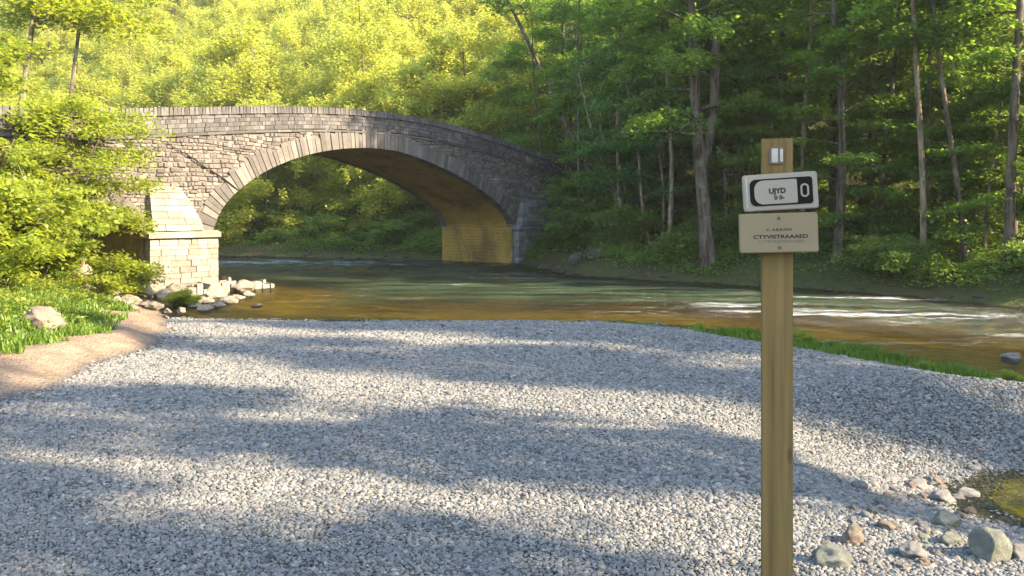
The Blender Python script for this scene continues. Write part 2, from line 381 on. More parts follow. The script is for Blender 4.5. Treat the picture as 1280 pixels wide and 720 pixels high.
a=me.attributes.new('deep','FLOAT','POINT'); a.data.foreach_set('value',deep.astype(np.float32).ravel())
tag(obj('water',me),kind='structure')

# ------------------------------------------------------------------ gravel pebbles (stuff, instanced)
def instancer(name, pts, rot, scl, build_variants, nvar, kind='stuff'):
    me=bpy.data.meshes.new(name); me.vertices.add(len(pts)); me.vertices.foreach_set('co',np.asarray(pts,np.float32).ravel())
    a=me.attributes.new('rot','FLOAT_VECTOR','POINT'); a.data.foreach_set('vector',np.asarray(rot,np.float32).ravel())
    a=me.attributes.new('scl','FLOAT_VECTOR','POINT'); a.data.foreach_set('vector',np.asarray(scl,np.float32).ravel())
    o=obj(name,me)
    ng=bpy.data.node_groups.new(name,'GeometryNodeTree')
    ng.interface.new_socket('Geometry',in_out='INPUT',socket_type='NodeSocketGeometry')
    ng.interface.new_socket('Geometry',in_out='OUTPUT',socket_type='NodeSocketGeometry')
    gi=ng.nodes.new('NodeGroupInput'); go=ng.nodes.new('NodeGroupOutput')
    ip=ng.nodes.new('GeometryNodeInstanceOnPoints')
    ng.links.new(gi.outputs[0],ip.inputs['Points'])
    j=ng.nodes.new('GeometryNodeJoinGeometry')
    for outp in build_variants(ng)[::-1]:
        gti=ng.nodes.new('GeometryNodeGeometryToInstance'); ng.links.new(outp,gti.inputs[0]); ng.links.new(gti.outputs[0],j.inputs[0])
    ng.links.new(j.outputs[0],ip.inputs['Instance'])
    ip.inputs['Pick Instance'].default_value=True
    rv=ng.nodes.new('FunctionNodeRandomValue'); rv.data_type='INT'
    rv.inputs[4].default_value=0; rv.inputs[5].default_value=nvar-1
    ng.links.new(rv.outputs[2],ip.inputs['Instance Index'])
    for nm,sock in (('rot','Rotation'),('scl','Scale')):
        na=ng.nodes.new('GeometryNodeInputNamedAttribute'); na.data_type='FLOAT_VECTOR'; na.inputs[0].default_value=nm
        ng.links.new(na.outputs[0],ip.inputs[sock])
    ng.links.new(ip.outputs[0],go.inputs[0])
    md=o.modifiers.new('scatter','NODES'); md.node_group=ng
    return o

def pebble_variants(ng):
    outs=[]
    for k in range(6):
        ico=ng.nodes.new('GeometryNodeMeshIcoSphere'); ico.inputs['Radius'].default_value=1.0; ico.inputs['Subdivisions'].default_value=2
        sp=ng.nodes.new('GeometryNodeSetPosition'); ng.links.new(ico.outputs[0],sp.inputs[0])
        pos=ng.nodes.new('GeometryNodeInputPosition')
        add=ng.nodes.new('ShaderNodeVectorMath'); add.operation='ADD'; add.inputs[1].default_value=(k*7.3,k*3.1,k*1.7); ng.links.new(pos.outputs[0],add.inputs[0])
        nz=ng.nodes.new('ShaderNodeTexNoise'); nz.inputs['Scale'].default_value=.9; nz.inputs['Detail'].default_value=1; ng.links.new(add.outputs[0],nz.inputs['Vector'])
        sub=ng.nodes.new('ShaderNodeVectorMath'); sub.operation='SUBTRACT'; sub.inputs[1].default_value=(.5,.5,.5); ng.links.new(nz.outputs['Color'],sub.inputs[0])
        sc=ng.nodes.new('ShaderNodeVectorMath'); sc.operation='SCALE'; sc.inputs['Scale'].default_value=1.5; ng.links.new(sub.outputs[0],sc.inputs[0])
        ng.links.new(sc.outputs[0],sp.inputs['Offset'])
        ss=ng.nodes.new('GeometryNodeSetShadeSmooth'); ng.links.new(sp.outputs[0],ss.inputs[0])
        mt=ng.nodes.new('GeometryNodeSetMaterial'); mt.inputs['Material'].default_value=M['pebble']; ng.links.new(ss.outputs[0],mt.inputs[0])
        outs.append(mt.outputs[0])
    return outs
P=[];SC=[]
for (y0,y1,sp) in ((2.2,4.6,.0195),(4.6,7.0,.024),(7.0,10.5,.031),(10.5,17.4,.043)):
    xx=np.arange(-.72*y1-1,.72*y1+1,sp); yy=np.arange(y0,y1,sp*.9)
    gx,gy=np.meshgrid(xx,yy); gx=gx+(np.arange(len(yy))%2)[:,None]*sp*.5
    gx=(gx+rng.normal(0,sp*.2,gx.shape)).ravel(); gy=(gy+rng.normal(0,sp*.2,gy.shape)).ravel()
    k=np.abs(gx)<.70*gy+.9; gx=gx[k]; gy=gy[k]
    dn_,df_,ins_=river_sd(gx,gy); bb=left_b(gx,gy)
    pr=rng.random(len(gx))
    ok=(dn_<df_)&((~ins_)|(dn_<np.where((gx>3)&(gy<8),.10,.35)*pr))&(bb<-.02+.30*(pr-.4))&((bb<-.3)|(pr<.8))
    gx=gx[ok]; gy=gy[ok]; n=len(gx)
    r=sp*.49*np.clip(rng.lognormal(0,.24,n),.5,2.0)
    bigz=np.exp(-(((gx-2.9)/1.6)**2+((gy-5.2)/1.3)**2)); r=r*(1+.6*bigz*rng.random(n))
    big=rng.random(n)<.004; r=np.where(big,r*1.7,r)
    sc=np.stack([r*rng.uniform(.9,1.25,n),r*rng.uniform(.8,1.05,n),r*rng.uniform(.5,.75,n)],1)
    P.append(np.stack([gx,gy,height(gx,gy)+r*.22],1)); SC.append(sc)
P=np.concatenate(P); SC=np.concatenate(SC)
ROT=np.stack([rng.normal(0,.25,len(P)),rng.normal(0,.25,len(P)),rng.uniform(0,6.28,len(P))],1)
print('pebbles',len(P))
o=instancer('gravel',P,ROT,SC,pebble_variants,6)
tag(o,'bed of small pale rounded pebbles covering the river bar in front','gravel',kind='stuff')

# ------------------------------------------------------------------ rocks
def rock_mesh(name, seed, mat, rough=.55, flat=False):
    import bmesh
    bm=bmesh.new(); bmesh.ops.create_icosphere(bm,subdivisions=4,radius=1)
    r=np.random.default_rng(seed); 
    planes=[(v/np.linalg.norm(v),r.uniform(.62,.95)) for v in r.normal(0,1,(11,3))]
    co=np.array([v.co[:] for v in bm.verts])
    for n,d in planes:
        dd=co@n-d; m=dd>0; co[m]-=np.outer(dd[m]*.97,n)
    from mathutils import noise as mn, Vector
    for i,c_ in enumerate(co):
        nn=mn.fractal(Vector(c_*1.6+seed*3.3),1.0,2.0,5)
        co[i]=c_*(1+rough*.35*nn)
    for v,c_ in zip(bm.verts,co): v.co=c_
    me=bpy.data.meshes.new(name); bm.to_mesh(me); bm.free()
    me.materials.append(mat); me.polygons.foreach_set('use_smooth',np.ones(len(me.polygons),bool))
    a=me.attributes.new('tint','FLOAT','FACE'); a.data.foreach_set('value',np.full(len(me.polygons),r.uniform(.3,.7),np.float32))
    return me
RK={k:[rock_mesh(k,i*5+j,M[mt]) for j in range(3)] for i,(k,mt) in enumerate((('grey','rock'),('green','rock_green'),('tan','rock_tan'),('dark','rock_dark'),('pale','pier')))}
def px2w(px,py,D=None,z=None):
    k=(px-640)/1000.; q=(270-py)/1000.
    if D is None: D=(z-1.6)/q
    return k*D, D, 1.6+q*D
def on_ground(px,py):
    D=3.0
    k=(px-640)/1000.; q=(270-py)/1000.
    Ds=np.arange(3,60,.03); hh=height(k*Ds,Ds); zz=1.6+q*Ds
    j=np.argmax(np.maximum(hh,WATER-.05)>=zz); D=Ds[j]
    return k*D,D,float(hh[j])
def rock(px,py,wpx,hpx,kind,label,var=0,group=None,name='rock',sink=.3,rz=None,depth=.8):
    x,y,z=on_ground(px,py)
    w=wpx/1000.*y/2; hh=hpx/1000.*y/2
    o=obj(name,RK[kind][var%3]); o.location=(x,y+w*depth*.5,max(z,WATER-.05)+hh*(1-(sink if px<1000 else .55))); o.scale=(w,w*depth,hh*1.25)
    o.rotation_euler=(0,0,rz if rz is not None else 0)
    tag(o,label,'rock',group); return o
rock(46,411,56,27,'tan','rounded grey brown boulder sitting alone in the left bank grass',0,name='boulder')
rock(1243,702,58,44,'green','large greenish grey boulder at the pool edge, biggest of the foreground stones',1,name='boulder',rz=.6)
rock(1068,682,32,24,'tan','pale pinkish stone right of the sign post, above the grey slab',2,name='stone',rz=.7)
rock(1042,712,54,26,'green','flat greenish grey slab right of the post foot near the lower photo edge',0,name='stone')
rock(1186,660,44,20,'green','flat pale green stone between the sign post and the pool',2,name='stone',rz=.2)
rock(1212,624,34,15,'grey','pale oval stone lying in the shallow pool',1,name='stone')
rock(1180,630,36,17,'grey','grey stone on the left rim of the pool, beside the oval stone',0,name='stone',rz=.5)
rock(1190,682,34,15,'green','low blue grey stone just left of the large foreground boulder',2,name='stone')
rock(1075,612,26,13,'grey','small pale stone topping the gravel edge left of the pool',1,name='stone')
rock(1150,612,32,13,'grey','mottled grey stone above the pool left corner',0,name='stone',rz=.3)
rock(1116,603,24,10,'grey','small white grey stone left of the mottled one',2,name='stone')
rock(1218,590,20,9,'grey','small white stone on the pool upper edge',1,name='stone')
rock(1216,645,22,10,'dark','dark wet stone sticking out between the two pool stones',1,name='stone')
rock(1275,700,26,22,'grey','grey stone cut by the right photo edge beside the large boulder',0,name='stone')
rock(1145,700,42,18,'grey','half buried grey stone left of the low blue grey stone',0,name='stone',rz=.9)
rock(1110,664,26,12,'tan','small tan stone right of the pinkish stone',1,name='stone')
rock(1268,350+102,26,12,'grey','grey stone at the grassy waterline near the right photo edge',0,name='stone')
rq=random.Random(21)
for i in range(120):
    px_=rq.uniform(1030,1278); py_=rq.uniform(596,716)
    if px_<1030+ (660-py_)*1.9 or (px_>1215 and 596<py_<668) or abs(px_-1243)<34 and abs(py_-690)<28: continue
    w_=rq.uniform(9,19)
    rock(px_,py_,w_,w_*.5,rq.choice(['grey','green','grey','pale','grey','tan','pale']),'small pale cobble in the scatter between the sign post and the pool',i,'cobbles between the post and the pool','cobble',rz=i*.7)
# stones round the pier foot
pf=[(300,366,36,15),(268,374,40,16),(235,381,46,14),(205,378,34,15),(178,372,34,16),(150,362,36,18),(120,356,36,18),(215,368,30,13),(250,366,34,14),(190,388,30,10),(160,382,30,12),(135,372,30,14),(285,380,26,9),(255,390,28,8),(100,348,32,18),(320,385,16,5),(225,392,20,7),(110,366,26,12),(165,388,16,7),(208,392,14,6),(242,386,20,8),(272,386,22,8),(258,380,18,8),(190,366,22,12),(165,364,24,12),(228,370,22,10),(295,376,24,8),(310,372,18,8),(145,380,18,9),(180,384,20,8),(200,372,18,9)]
for i,(a_,b_,c_,d_) in enumerate(pf):
    rock(a_,b_,c_*.95,d_*1.05,'pale','pale sunlit stone in the heap around the foot of the left bridge pier',i,'stones around the pier foot','stone',rz=i*1.3)
# dark stones along the far waterline
for i in range(64):
    t=i/63.+random.uniform(-.01,.01)
    pxx=560+t*740; 
    pts=np.array([(12.8,19.0),(10.6,22.6),(8.8,24.6),(5.6,26.9),(2.6,29.5),(1.0,35.2),(-.2,37.6),(-3.3,39.6),(-5.6,40.5),(-16,44.5)])
    seg=np.r_[0,np.cumsum(np.hypot(*np.diff(pts,axis=0).T))]; q=t*seg[-1]+random.uniform(-.3,.3)
    x=np.interp(q,seg,pts[:,0])+random.uniform(-.3,.25); y=np.interp(q,seg,pts[:,1])+random.uniform(-.1,.4)
    r_=random.uniform(.06,.16)*(1.0 if i%6 else 1.6)
    o=obj('bank_stone',RK['dark'][i%3]); o.location=(x,y,max(H(x,y),WATER)-.01*(i%4)); o.scale=(r_*1.3,r_,r_*.6); o.rotation_euler=(0,0,random.uniform(0,6))
    tag(o,'dark wet stone in the row along the far waterline','rock','dark stones along the far waterline')
rock(745,324,30,15,'dark','dark brown boulder on the grassy far bank right of the stone bridge',2,name='boulder')
rock(722,330,22,13,'dark','low dark boulder left of the brown one on the far bank',1,name='boulder')

# ------------------------------------------------------------------ bridge
u=np.array([.5708,.8211]); A0=np.array([-9.0,24.0]); nrm=np.array([.8211,-.5708]); WID=4.2
br=empty('stone_bridge',(A0[0],A0[1],WATER),math.atan2(u[1],u[0]))
tag(br,'old humpback stone arch bridge over the river with stained underside, warm bounce light painted into its ochre','bridge')
# local frame: x = s along face, y = back across the bridge, z from water level
def pix_sz(px,py,p=0.0):
    k=(px-640)/1000.
    a=A0+nrm*p
    s=(k*a[1]-a[0])/(u[0]-k*u[1]); D=a[1]+u[1]*s
    return s,1.6+(270-py)/1000.*D-WATER
top=np.array([pix_sz(*q) for q in [(30,136),(80,135),(200,134.5),(300,134),(400,134.5),(450,137),(500,142.5),(560,155),(600,167),(640,180),(680,192),(700,198)]])
print('top',np.round(top,2).tolist())
pc=np.polyfit(top[:,0],top[:,1],5)
def ztop(s):
    s=np.asarray(s,float); sc=np.clip(s,top[0,0],top[-1,0]); v=np.polyval(pc,sc)
    v=v-np.clip(s-top[-1,0],0,99)*.13
    return v
inn=np.array([pix_sz(*q) for q in [(268,290),(280,257),(300,234),(330,214),(370,198),(420,190),(470,188.5),(520,196),(560,211),(600,236),(620,254),(634,275),(640,290)]])
inn[0,0]=0; S1=15.8; inn[-1,0]=S1
print('arch',np.round(inn,2).tolist())
SPR=1.68
# superellipse with the measured crown, sheared slightly to follow the measured haunches
cen=S1/2; 
def ell(s,k=2.15): 
    t=np.clip(np.abs((s-cen)/cen),0,1); return (1-t**k)**(1/k)
best=None
for k in np.arange(1.6,2.8,.05):
    for rise in np.arange(2.4,3.4,.05):
        for sh in np.arange(-.6,.6,.05):
            s_=inn[1:-1,0]; z_=SPR+rise*ell(s_,k)+sh*ell(s_,k)*(s_-cen)/cen
            e=((z_-inn[1:-1,1])**2).sum()
            if best is None or e<best[0]: best=(e,k,rise,sh)
print('fit',best); _,EK,ER,ES=best
def zin(s): return SPR+ER*ell(s,EK)+ES*ell(s,EK)*(s-cen)/cen
FL0,FL1=-5.3,-2.2   # flood arch
def zfl(s): 
    t=np.clip(np.abs((s-(FL0+FL1)/2)/((FL1-FL0)/2)),0,1); return SPR-.1+1.0*np.sqrt(1-t*t)
PAR=.80
cols=[]  # (s, zbottom)
for s in np.arange(-14,FL0,.5): cols.append((s,-1.6,0))
cols.append((FL0,-1.6,0))
for s in FL0+(FL1-FL0)*(1-np.cos(np.linspace(0,math.pi,19)))/2: cols.append((s,float(zfl(s)),1))
cols.append((FL1,-1.6,0)); cols.append((-1,-1.6,0)); cols.append((0,-1.6,0))
for s in S1*(1-np.cos(np.linspace(0,math.pi,61)))/2: cols.append((s,float(zin(s)),1))
cols.append((S1,-1.6,0))
for s in np.arange(S1+.5,28,.5): cols.append((s,-1.6,0))
def road(s): return float(ztop(s))-PAR
Vf=[];Ff=[];n=len(cols)
for s,zb,_ in cols: Vf+=[(s,0,zb),(s,0,road(s)),(s,WID,zb),(s,WID,road(s))]
for i in range(n-1):
    a=4*i;b_=4*(i+1)
    if abs(cols[i][0]-cols[i+1][0])>1e-6:
        Ff+=[(a,b_,b_+1,a+1),(a+2,a+3,b_+3,b_+2),(a+1,b_+1,b_+3,a+3)]
Ff+=[(0,1,3,2),(4*n-4,4*n-2,4*n-1,4*n-3)]
obj('wall',mesh_from('wall',np.array(Vf),Ff,M['mortar']),br)
# soffit + jambs (with uv)
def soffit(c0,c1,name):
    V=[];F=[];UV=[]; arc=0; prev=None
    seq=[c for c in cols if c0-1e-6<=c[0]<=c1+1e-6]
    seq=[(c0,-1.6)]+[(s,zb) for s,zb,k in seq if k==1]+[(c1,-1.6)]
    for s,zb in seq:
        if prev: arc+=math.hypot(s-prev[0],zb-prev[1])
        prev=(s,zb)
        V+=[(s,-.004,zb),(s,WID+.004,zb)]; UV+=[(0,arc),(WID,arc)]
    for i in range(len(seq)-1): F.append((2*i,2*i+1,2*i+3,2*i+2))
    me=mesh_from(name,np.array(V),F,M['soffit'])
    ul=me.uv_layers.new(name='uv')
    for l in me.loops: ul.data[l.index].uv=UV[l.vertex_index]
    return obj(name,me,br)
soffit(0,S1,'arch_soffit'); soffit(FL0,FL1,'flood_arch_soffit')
# facing stones
def bevel_stone(mb,s0,s1,z00,z01,z10,z11,y,t,d=.025):
    """front-facing stone: corners (s0,z00)-(s1,z10)-(s1,z11)-(s0,z01), face at y (negative=towards viewer)"""
    g=.018
    mb.add([(s0,.02,z00),(s1,.02,z10),(s1,.02,z11),(s0,.02,z01),
            (s0,y+d,z00),(s1,y+d,z10),(s1,y+d,z11),(s0,y+d,z01),
            (s0+g,y,z00+g),(s1-g,y,z10+g),(s1-g,y,z11-g),(s0+g,y,z01-g)],
           [(0,1,5,4),(1,2,6,5),(2,3,7,6),(3,0,4,7),(4,5,9,8),(5,6,10,9),(6,7,11,10),(7,4,8,11),(8,9,10,11)],t)
RT=.62
def ext(s):   # extrados height at s (approx vertical offset of ring)
    if -.5<s<S1+.5:
        # nearest ring
        th=np.linspace(0,S1,160); zz=zin(th); d=np.hypot(th-s,0)
        return None
    return None
ringc=np.stack([np.linspace(0,S1,240),zin(np.linspace(0,S1,240))],1)
flc=np.stack([np.linspace(FL0,FL1,60),zfl(np.linspace(FL0,FL1,60))],1)
def allowed(s,z):
    if z>road(s)-.02: return False
    if 0<s<S1 and z<zin(s): return False
    if FL0<s<FL1 and z<zfl(s): return False
    if np.min(np.hypot(ringc[:,0]-s,ringc[:,1]-z))<RT-.06: return False
    if np.min(np.hypot(flc[:,0]-s,flc[:,1]-z))<.30: return False
    return True
mb=MB(); r=random.Random(3)
z=-.4
while z<5.6:
    hrow=r.uniform(.085,.15); s=-13+r.uniform(0,.3)
    while s<27:
        w=r.uniform(.10,.30)
        wv=.05*math.sin(s*.9+z*2)+.02*math.sin(s*3.1+z*5)
        if allowed(s+w/2,z+hrow/2):
            j=lambda: r.uniform(-.015,.015)
            bevel_stone(mb,s+.008+j(),s+w-.008+j(),z+wv+j(),z+wv+hrow-.014+j(),z+wv+j(),z+wv+hrow-.014+j(),-.015-r.uniform(0,.045),r.random())
        s+=w
    z+=hrow
obj('stone_facing',mb.mesh('stone_facing',M['stone']),br)
# arch ring of voussoirs, front and back
def ring(front=True):
    mb=MB(); r=random.Random(5 if front else 6)
    th=np.linspace(0,S1,800); zz=zin(th); arc=np.r_[0,np.cumsum(np.hypot(np.diff(th),np.diff(zz)))]
    a=0; tot=arc[-1]; k=0
    while a<tot-.02:
        w=min(r.uniform(.13,.24),tot-a)
        if tot-a-w<.12: w=tot-a
        def pt(q):
            s=np.interp(q,arc,th); z=np.interp(q,arc,zz); e=.02
            s2=np.interp(min(q+e,tot),arc,th);z2=np.interp(min(q+e,tot),arc,zz);s1_=np.interp(max(q-e,0),arc,th);z1_=np.interp(max(q-e,0),arc,zz)
            t=np.array([s2-s1_,z2-z1_]); t/=np.linalg.norm(t)+1e-9
            return np.array([s,z]),np.array([-t[1],t[0]])
        p0,n0=pt(a+.008); p1,n1=pt(a+w-.008)
        T=RT*r.choice([.78,.9,1.0,1.0,1.05,1.12]); y=-.05-r.uniform(0,.035)
        q=[p0,p1,p1+n1*T,p0+n0*T]
        Y0,Y1=(y,.30) if front else (WID-y,WID-.30)
        g=.012; cc=sum(q)/4
        V=[(v[0],Y1,v[1]) for v in q]+[(v[0],Y0+(g if front else -g),v[1]) for v in q]+[(v[0]+(cc[0]-v[0])*.06,Y0,v[1]+(cc[1]-v[1])*.04) for v in q]
        mb.add(V,[(0,1,5,4),(1,2,6,5),(2,3,7,6),(3,0,4,7),(4,5,9,8),(5,6,10,9),(6,7,11,10),(7,4,8,11),(8,9,10,11)],r.random())
        a+=w; k+=1
    # drop the inner edge 6 mm below the soffit
    return obj('arch_ring',mb.mesh('arch_ring',M['ring']),br,loc=(0,0,-.006))
ring(True); ring(False)
mb=MB(); r=random.Random(9)
for k in range(16):
    a0=math.pi*k/16; a1=math.pi*(k+1)/16-.01; cx=(FL0+FL1)/2; rx=(FL1-FL0)/2
    f=lambda a,e:(cx-(rx+e)*math.cos(a),(1.0+e)*math.sin(a)+SPR-.1)
    q=[f(a0,-.005),f(a1,-.005),f(a1,.32),f(a0,.32)]
    mb.add([(v[0],.2,v[1]) for v in q]+[(v[0],-.06,v[1]) for v in q],[(0,1,5,4),(1,2,6,5),(2,3,7,6),(3,0,4,7),(4,5,6,7)],r.random())
obj('flood_arch_ring',mb.mesh('flood_arch_ring',M['ring']),br)
# string course
def strip(name,ylo,yhi,z0,z1,mat,seg=.6,jit=.006):
    mb=MB(); r=random.Random(11); s=-13.5
    while s<27:
        e=min(s+seg*r.uniform(.7,1.3),27.4); g=.006
        a,b_=road(s+g),road(e-g); dz=r.uniform(-jit,jit)
        mb.hexa([(s+g,ylo,a+z0),(e-g,ylo,b_+z0),(e-g,yhi,b_+z0),(s+g,yhi,a+z0),(s+g,ylo,a+z1+dz),(e-g,ylo,b_+z1+dz),(e-g,yhi,b_+z1+dz),(s+g,yhi,a+z1+dz)],r.random())
        s=e
    return obj(name,mb.mesh(name,mat),br)
strip('string_course',-.075,.36,-.035,.035,M['coping'],.8)
def parapet(y0,y1,front):
    mb=MB(); r=random.Random(13 if front else 14)
    rows=[.062,.20,.33,.46,.57]
    for i in range(4):
        s=-13.5+r.uniform(0,.2)
        while s<27:
            w=r.uniform(.10,.28); e=s+w
            a,b_=road(s+.006),road(e-.006); o_=r.uniform(0,.03)
            mb.hexa([(s+.006,y0-o_,a+rows[i]+.004),(e-.006,y0-o_,b_+rows[i]+.004),(e-.006,y1,b_+rows[i]+.004),(s+.006,y1,a+rows[i]+.004),
                     (s+.006,y0-o_,a+rows[i+1]-.006),(e-.006,y0-o_,b_+rows[i+1]-.006),(e-.006,y1,b_+rows[i+1]-.006),(s+.006,y1,a+rows[i+1]-.006)],r.random())
            s=e
    o=obj('parapet',mb.mesh('parapet',M['coping']),br)
    mb=MB(); s=-13.5
    while s<27:
        w=r.uniform(.09,.17); e=s+w; a,b_=road(s),road(e); h_=PAR+r.uniform(-.012,.012); o_=r.uniform(0,.03)
        mb.hexa([(s+.005,y0-.05-o_,a+.575),(e-.005,y0-.05-o_,b_+.575),(e-.005,y1+.05,b_+.575),(s+.005,y1+.05,a+.575),
                 (s+.015,y0-.04-o_,a+h_),(e-.015,y0-.04-o_,b_+h_),(e-.015,y1+.04,b_+h_),(s+.015,y1+.04,a+h_)],r.random())
        s=e
    obj('coping',mb.mesh('coping',M['coping']),o)
parapet(-.03,.33,True); parapet(WID-.33,WID+.03,False)
# pier and abutment pilasters: shaft of coursed blocks, ledge, tapered weathering cap
def pilaster(name,s0,s1,p,mat,cap,zb=-1.2):
    mb=MB(); r=random.Random(int(s0*10)+50)
    mb.box((s0+.04,-p+.04,zb),(s1-.04,.05,SPR-.1),.3)
    z=zb
    while z<SPR-.12:
        h_=min(r.uniform(.12,.22),SPR-.1-z)
        s=s0
        while s<s1-.01:
            w=min(r.uniform(.18,.45),s1-s)
            if s1-s-w<.12: w=s1-s
            o_=r.uniform(0,.03)
            mb.hexa([(s+.005,-p-o_,z+.005),(s+w-.005,-p-o_,z+.005),(s+w-.005,-p+.2,z+.005),(s+.005,-p+.2,z+.005),
                     (s+.009,-p-o_+.008,z+h_-.004),(s+w-.009,-p-o_+.008,z+h_-.004),(s+w-.005,-p+.2,z+h_-.003),(s+.005,-p+.2,z+h_-.003)],r.random())
            s+=w
        z+=h_
    o=obj(name,mb.mesh(name,mat),br)
    mb=MB(); z0=SPR-.1
    mb.box((s0-.08,-p-.10,z0),(s1+.03,.03,z0+.14),.6)
    mb.hexa([(s0-.08,-p-.10,z0+.142),(s1+.03,-p-.10,z0+.142),(s1+.03,.03,z0+.142),(s0-.08,.03,z0+.142),
             (s0,-p,z0+.2),(s1-.03,-p,z0+.2),(s1-.03,.03,z0+.2),(s0,.03,z0+.2)],.6)
    obj('ledge',mb.mesh('ledge',mat),o)
    (c0,c1,d0,d1,ct)=cap; z1=z0+.205
    mb=MB(); nr=7
    for i in range(nr):
        t0,t1=i/nr,(i+1)/nr
        f=lambda t:(c0+(d0-c0)*t, c1+(d1-c1)*t**1.5, -p*(1-t)**.8*.97-.085, z1+(ct-z1)*t)
        a0,a1,ay,az=f(t0); b0,b1,by,bz=f(t1); bz-=.012
        s=a0; k=0; m_=max(2,int((a1-a0)/.4)); 
        for j in range(m_):
            u0,u1=j/m_,(j+1)/m_; g=.006; o_=r.uniform(0,.03)
            mb.hexa([(a0+(a1-a0)*u0+g,ay-o_,az),(a0+(a1-a0)*u1-g,ay-o_,az),(a0+(a1-a0)*u1-g,.03,az),(a0+(a1-a0)*u0+g,.03,az),
                     (b0+(b1-b0)*u0+g,by-o_,bz),(b0+(b1-b0)*u1-g,by-o_,bz),(b0+(b1-b0)*u1-g,.03,bz),(b0+(b1-b0)*u0+g,.03,bz)],r.random())
    obj('cap',mb.mesh('cap',mat),o)
    return o
pl=pilaster('pier',FL1+.02,-.02,.34,M['pier'],(FL1+.05,-.55,FL1+.12,-1.15,3.05))
pr_=pilaster('abutment',S1+.02,19.1,.34,M['abut'],(S1+.15,18.9,S1+.7,18.3,3.0))
# stepped footing under the pier
mb=MB(); r=random.Random(77)
for (s0,s1,y0,y1,z0,z1) in ((-2.7,1.5,-1.05,-.36,-1.0,.22),(-2.7,.5,-.345,.2,-1.0,.34),(-.015,.35,.0,WID,-1.0,.10)):
    s=s0
    while s<s1-.02:
        w=min(r.uniform(.18,.42),s1-s); yy_=y0
        while yy_<y1-.02:
            d=min(r.uniform(.2,.45),y1-yy_); zt=z1+r.uniform(-.14,.07); g=r.uniform(.015,.05)
            mb.hexa([(s+.004,yy_+.004,z0),(s+w-.004,yy_+.004,z0),(s+w-.004,yy_+d-.004,z0),(s+.004,yy_+d-.004,z0),(s+g,yy_+g,zt),(s+w-g,yy_+g,zt+r.uniform(-.03,.03)),(s+w-g,yy_+d-g,zt),(s+g,yy_+d-g,zt+r.uniform(-.03,.03))],r.random()); yy_+=d
        s+=w
obj('footing',mb.mesh('footing',M['pier']),pl)
# long dark crack in the spandrel, a thin raised line of open joint
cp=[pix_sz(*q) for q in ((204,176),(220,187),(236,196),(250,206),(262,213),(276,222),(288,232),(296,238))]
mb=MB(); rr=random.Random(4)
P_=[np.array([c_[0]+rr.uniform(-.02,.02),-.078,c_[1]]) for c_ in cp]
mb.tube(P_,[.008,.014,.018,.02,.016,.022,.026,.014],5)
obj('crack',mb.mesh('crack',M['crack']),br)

# ------------------------------------------------------------------ leaves / trees
def leaf_quads(P, size, r, droop=.25, tilt=.45, aspect=.62):
    n=len(P)
    yaw=r.uniform(0,2*math.pi,n); pit=r.normal(-droop,.35,n); roll=r.normal(0,tilt,n)
    d=np.stack([np.cos(yaw)*np.cos(pit),np.sin(yaw)*np.cos(pit),np.sin(pit)],1)
    side=np.stack([-np.sin(yaw),np.cos(yaw),np.zeros(n)],1)
    up=np.cross(d,side)
    s2=side*np.cos(roll)[:,None]+up*np.sin(roll)[:,None]
    nn=np.cross(d,s2)
    L_=(size*np.clip(r.lognormal(0,.25,n),.5,1.8))[:,None]
    a=P-d*L_*.5; c_=P+d*L_*.5
    b_=P-d*L_*.05+s2*L_*aspect*.5+nn*L_*.10; e=P-d*L_*.05-s2*L_*aspect*.5+nn*L_*.10
    V=np.stack([a,b_,c_,e],1).reshape(-1,3)
    return V, np.arange(4*n).reshape(n,4), r.random(n)
def crown_mesh(name,P,size,r,mat,**kw):
    V,F,t=leaf_quads(P,size,r,**kw)
    # clump-wise tint variation
    cl=fbm(P[:,0]*.9+P[:,2]*.5,P[:,1]*.9-P[:,2]*.7,91,2)
    return mesh_from(name,V,F,mat,False,np.clip(.5*t+.8*(cl-.5)+.25,0,1))

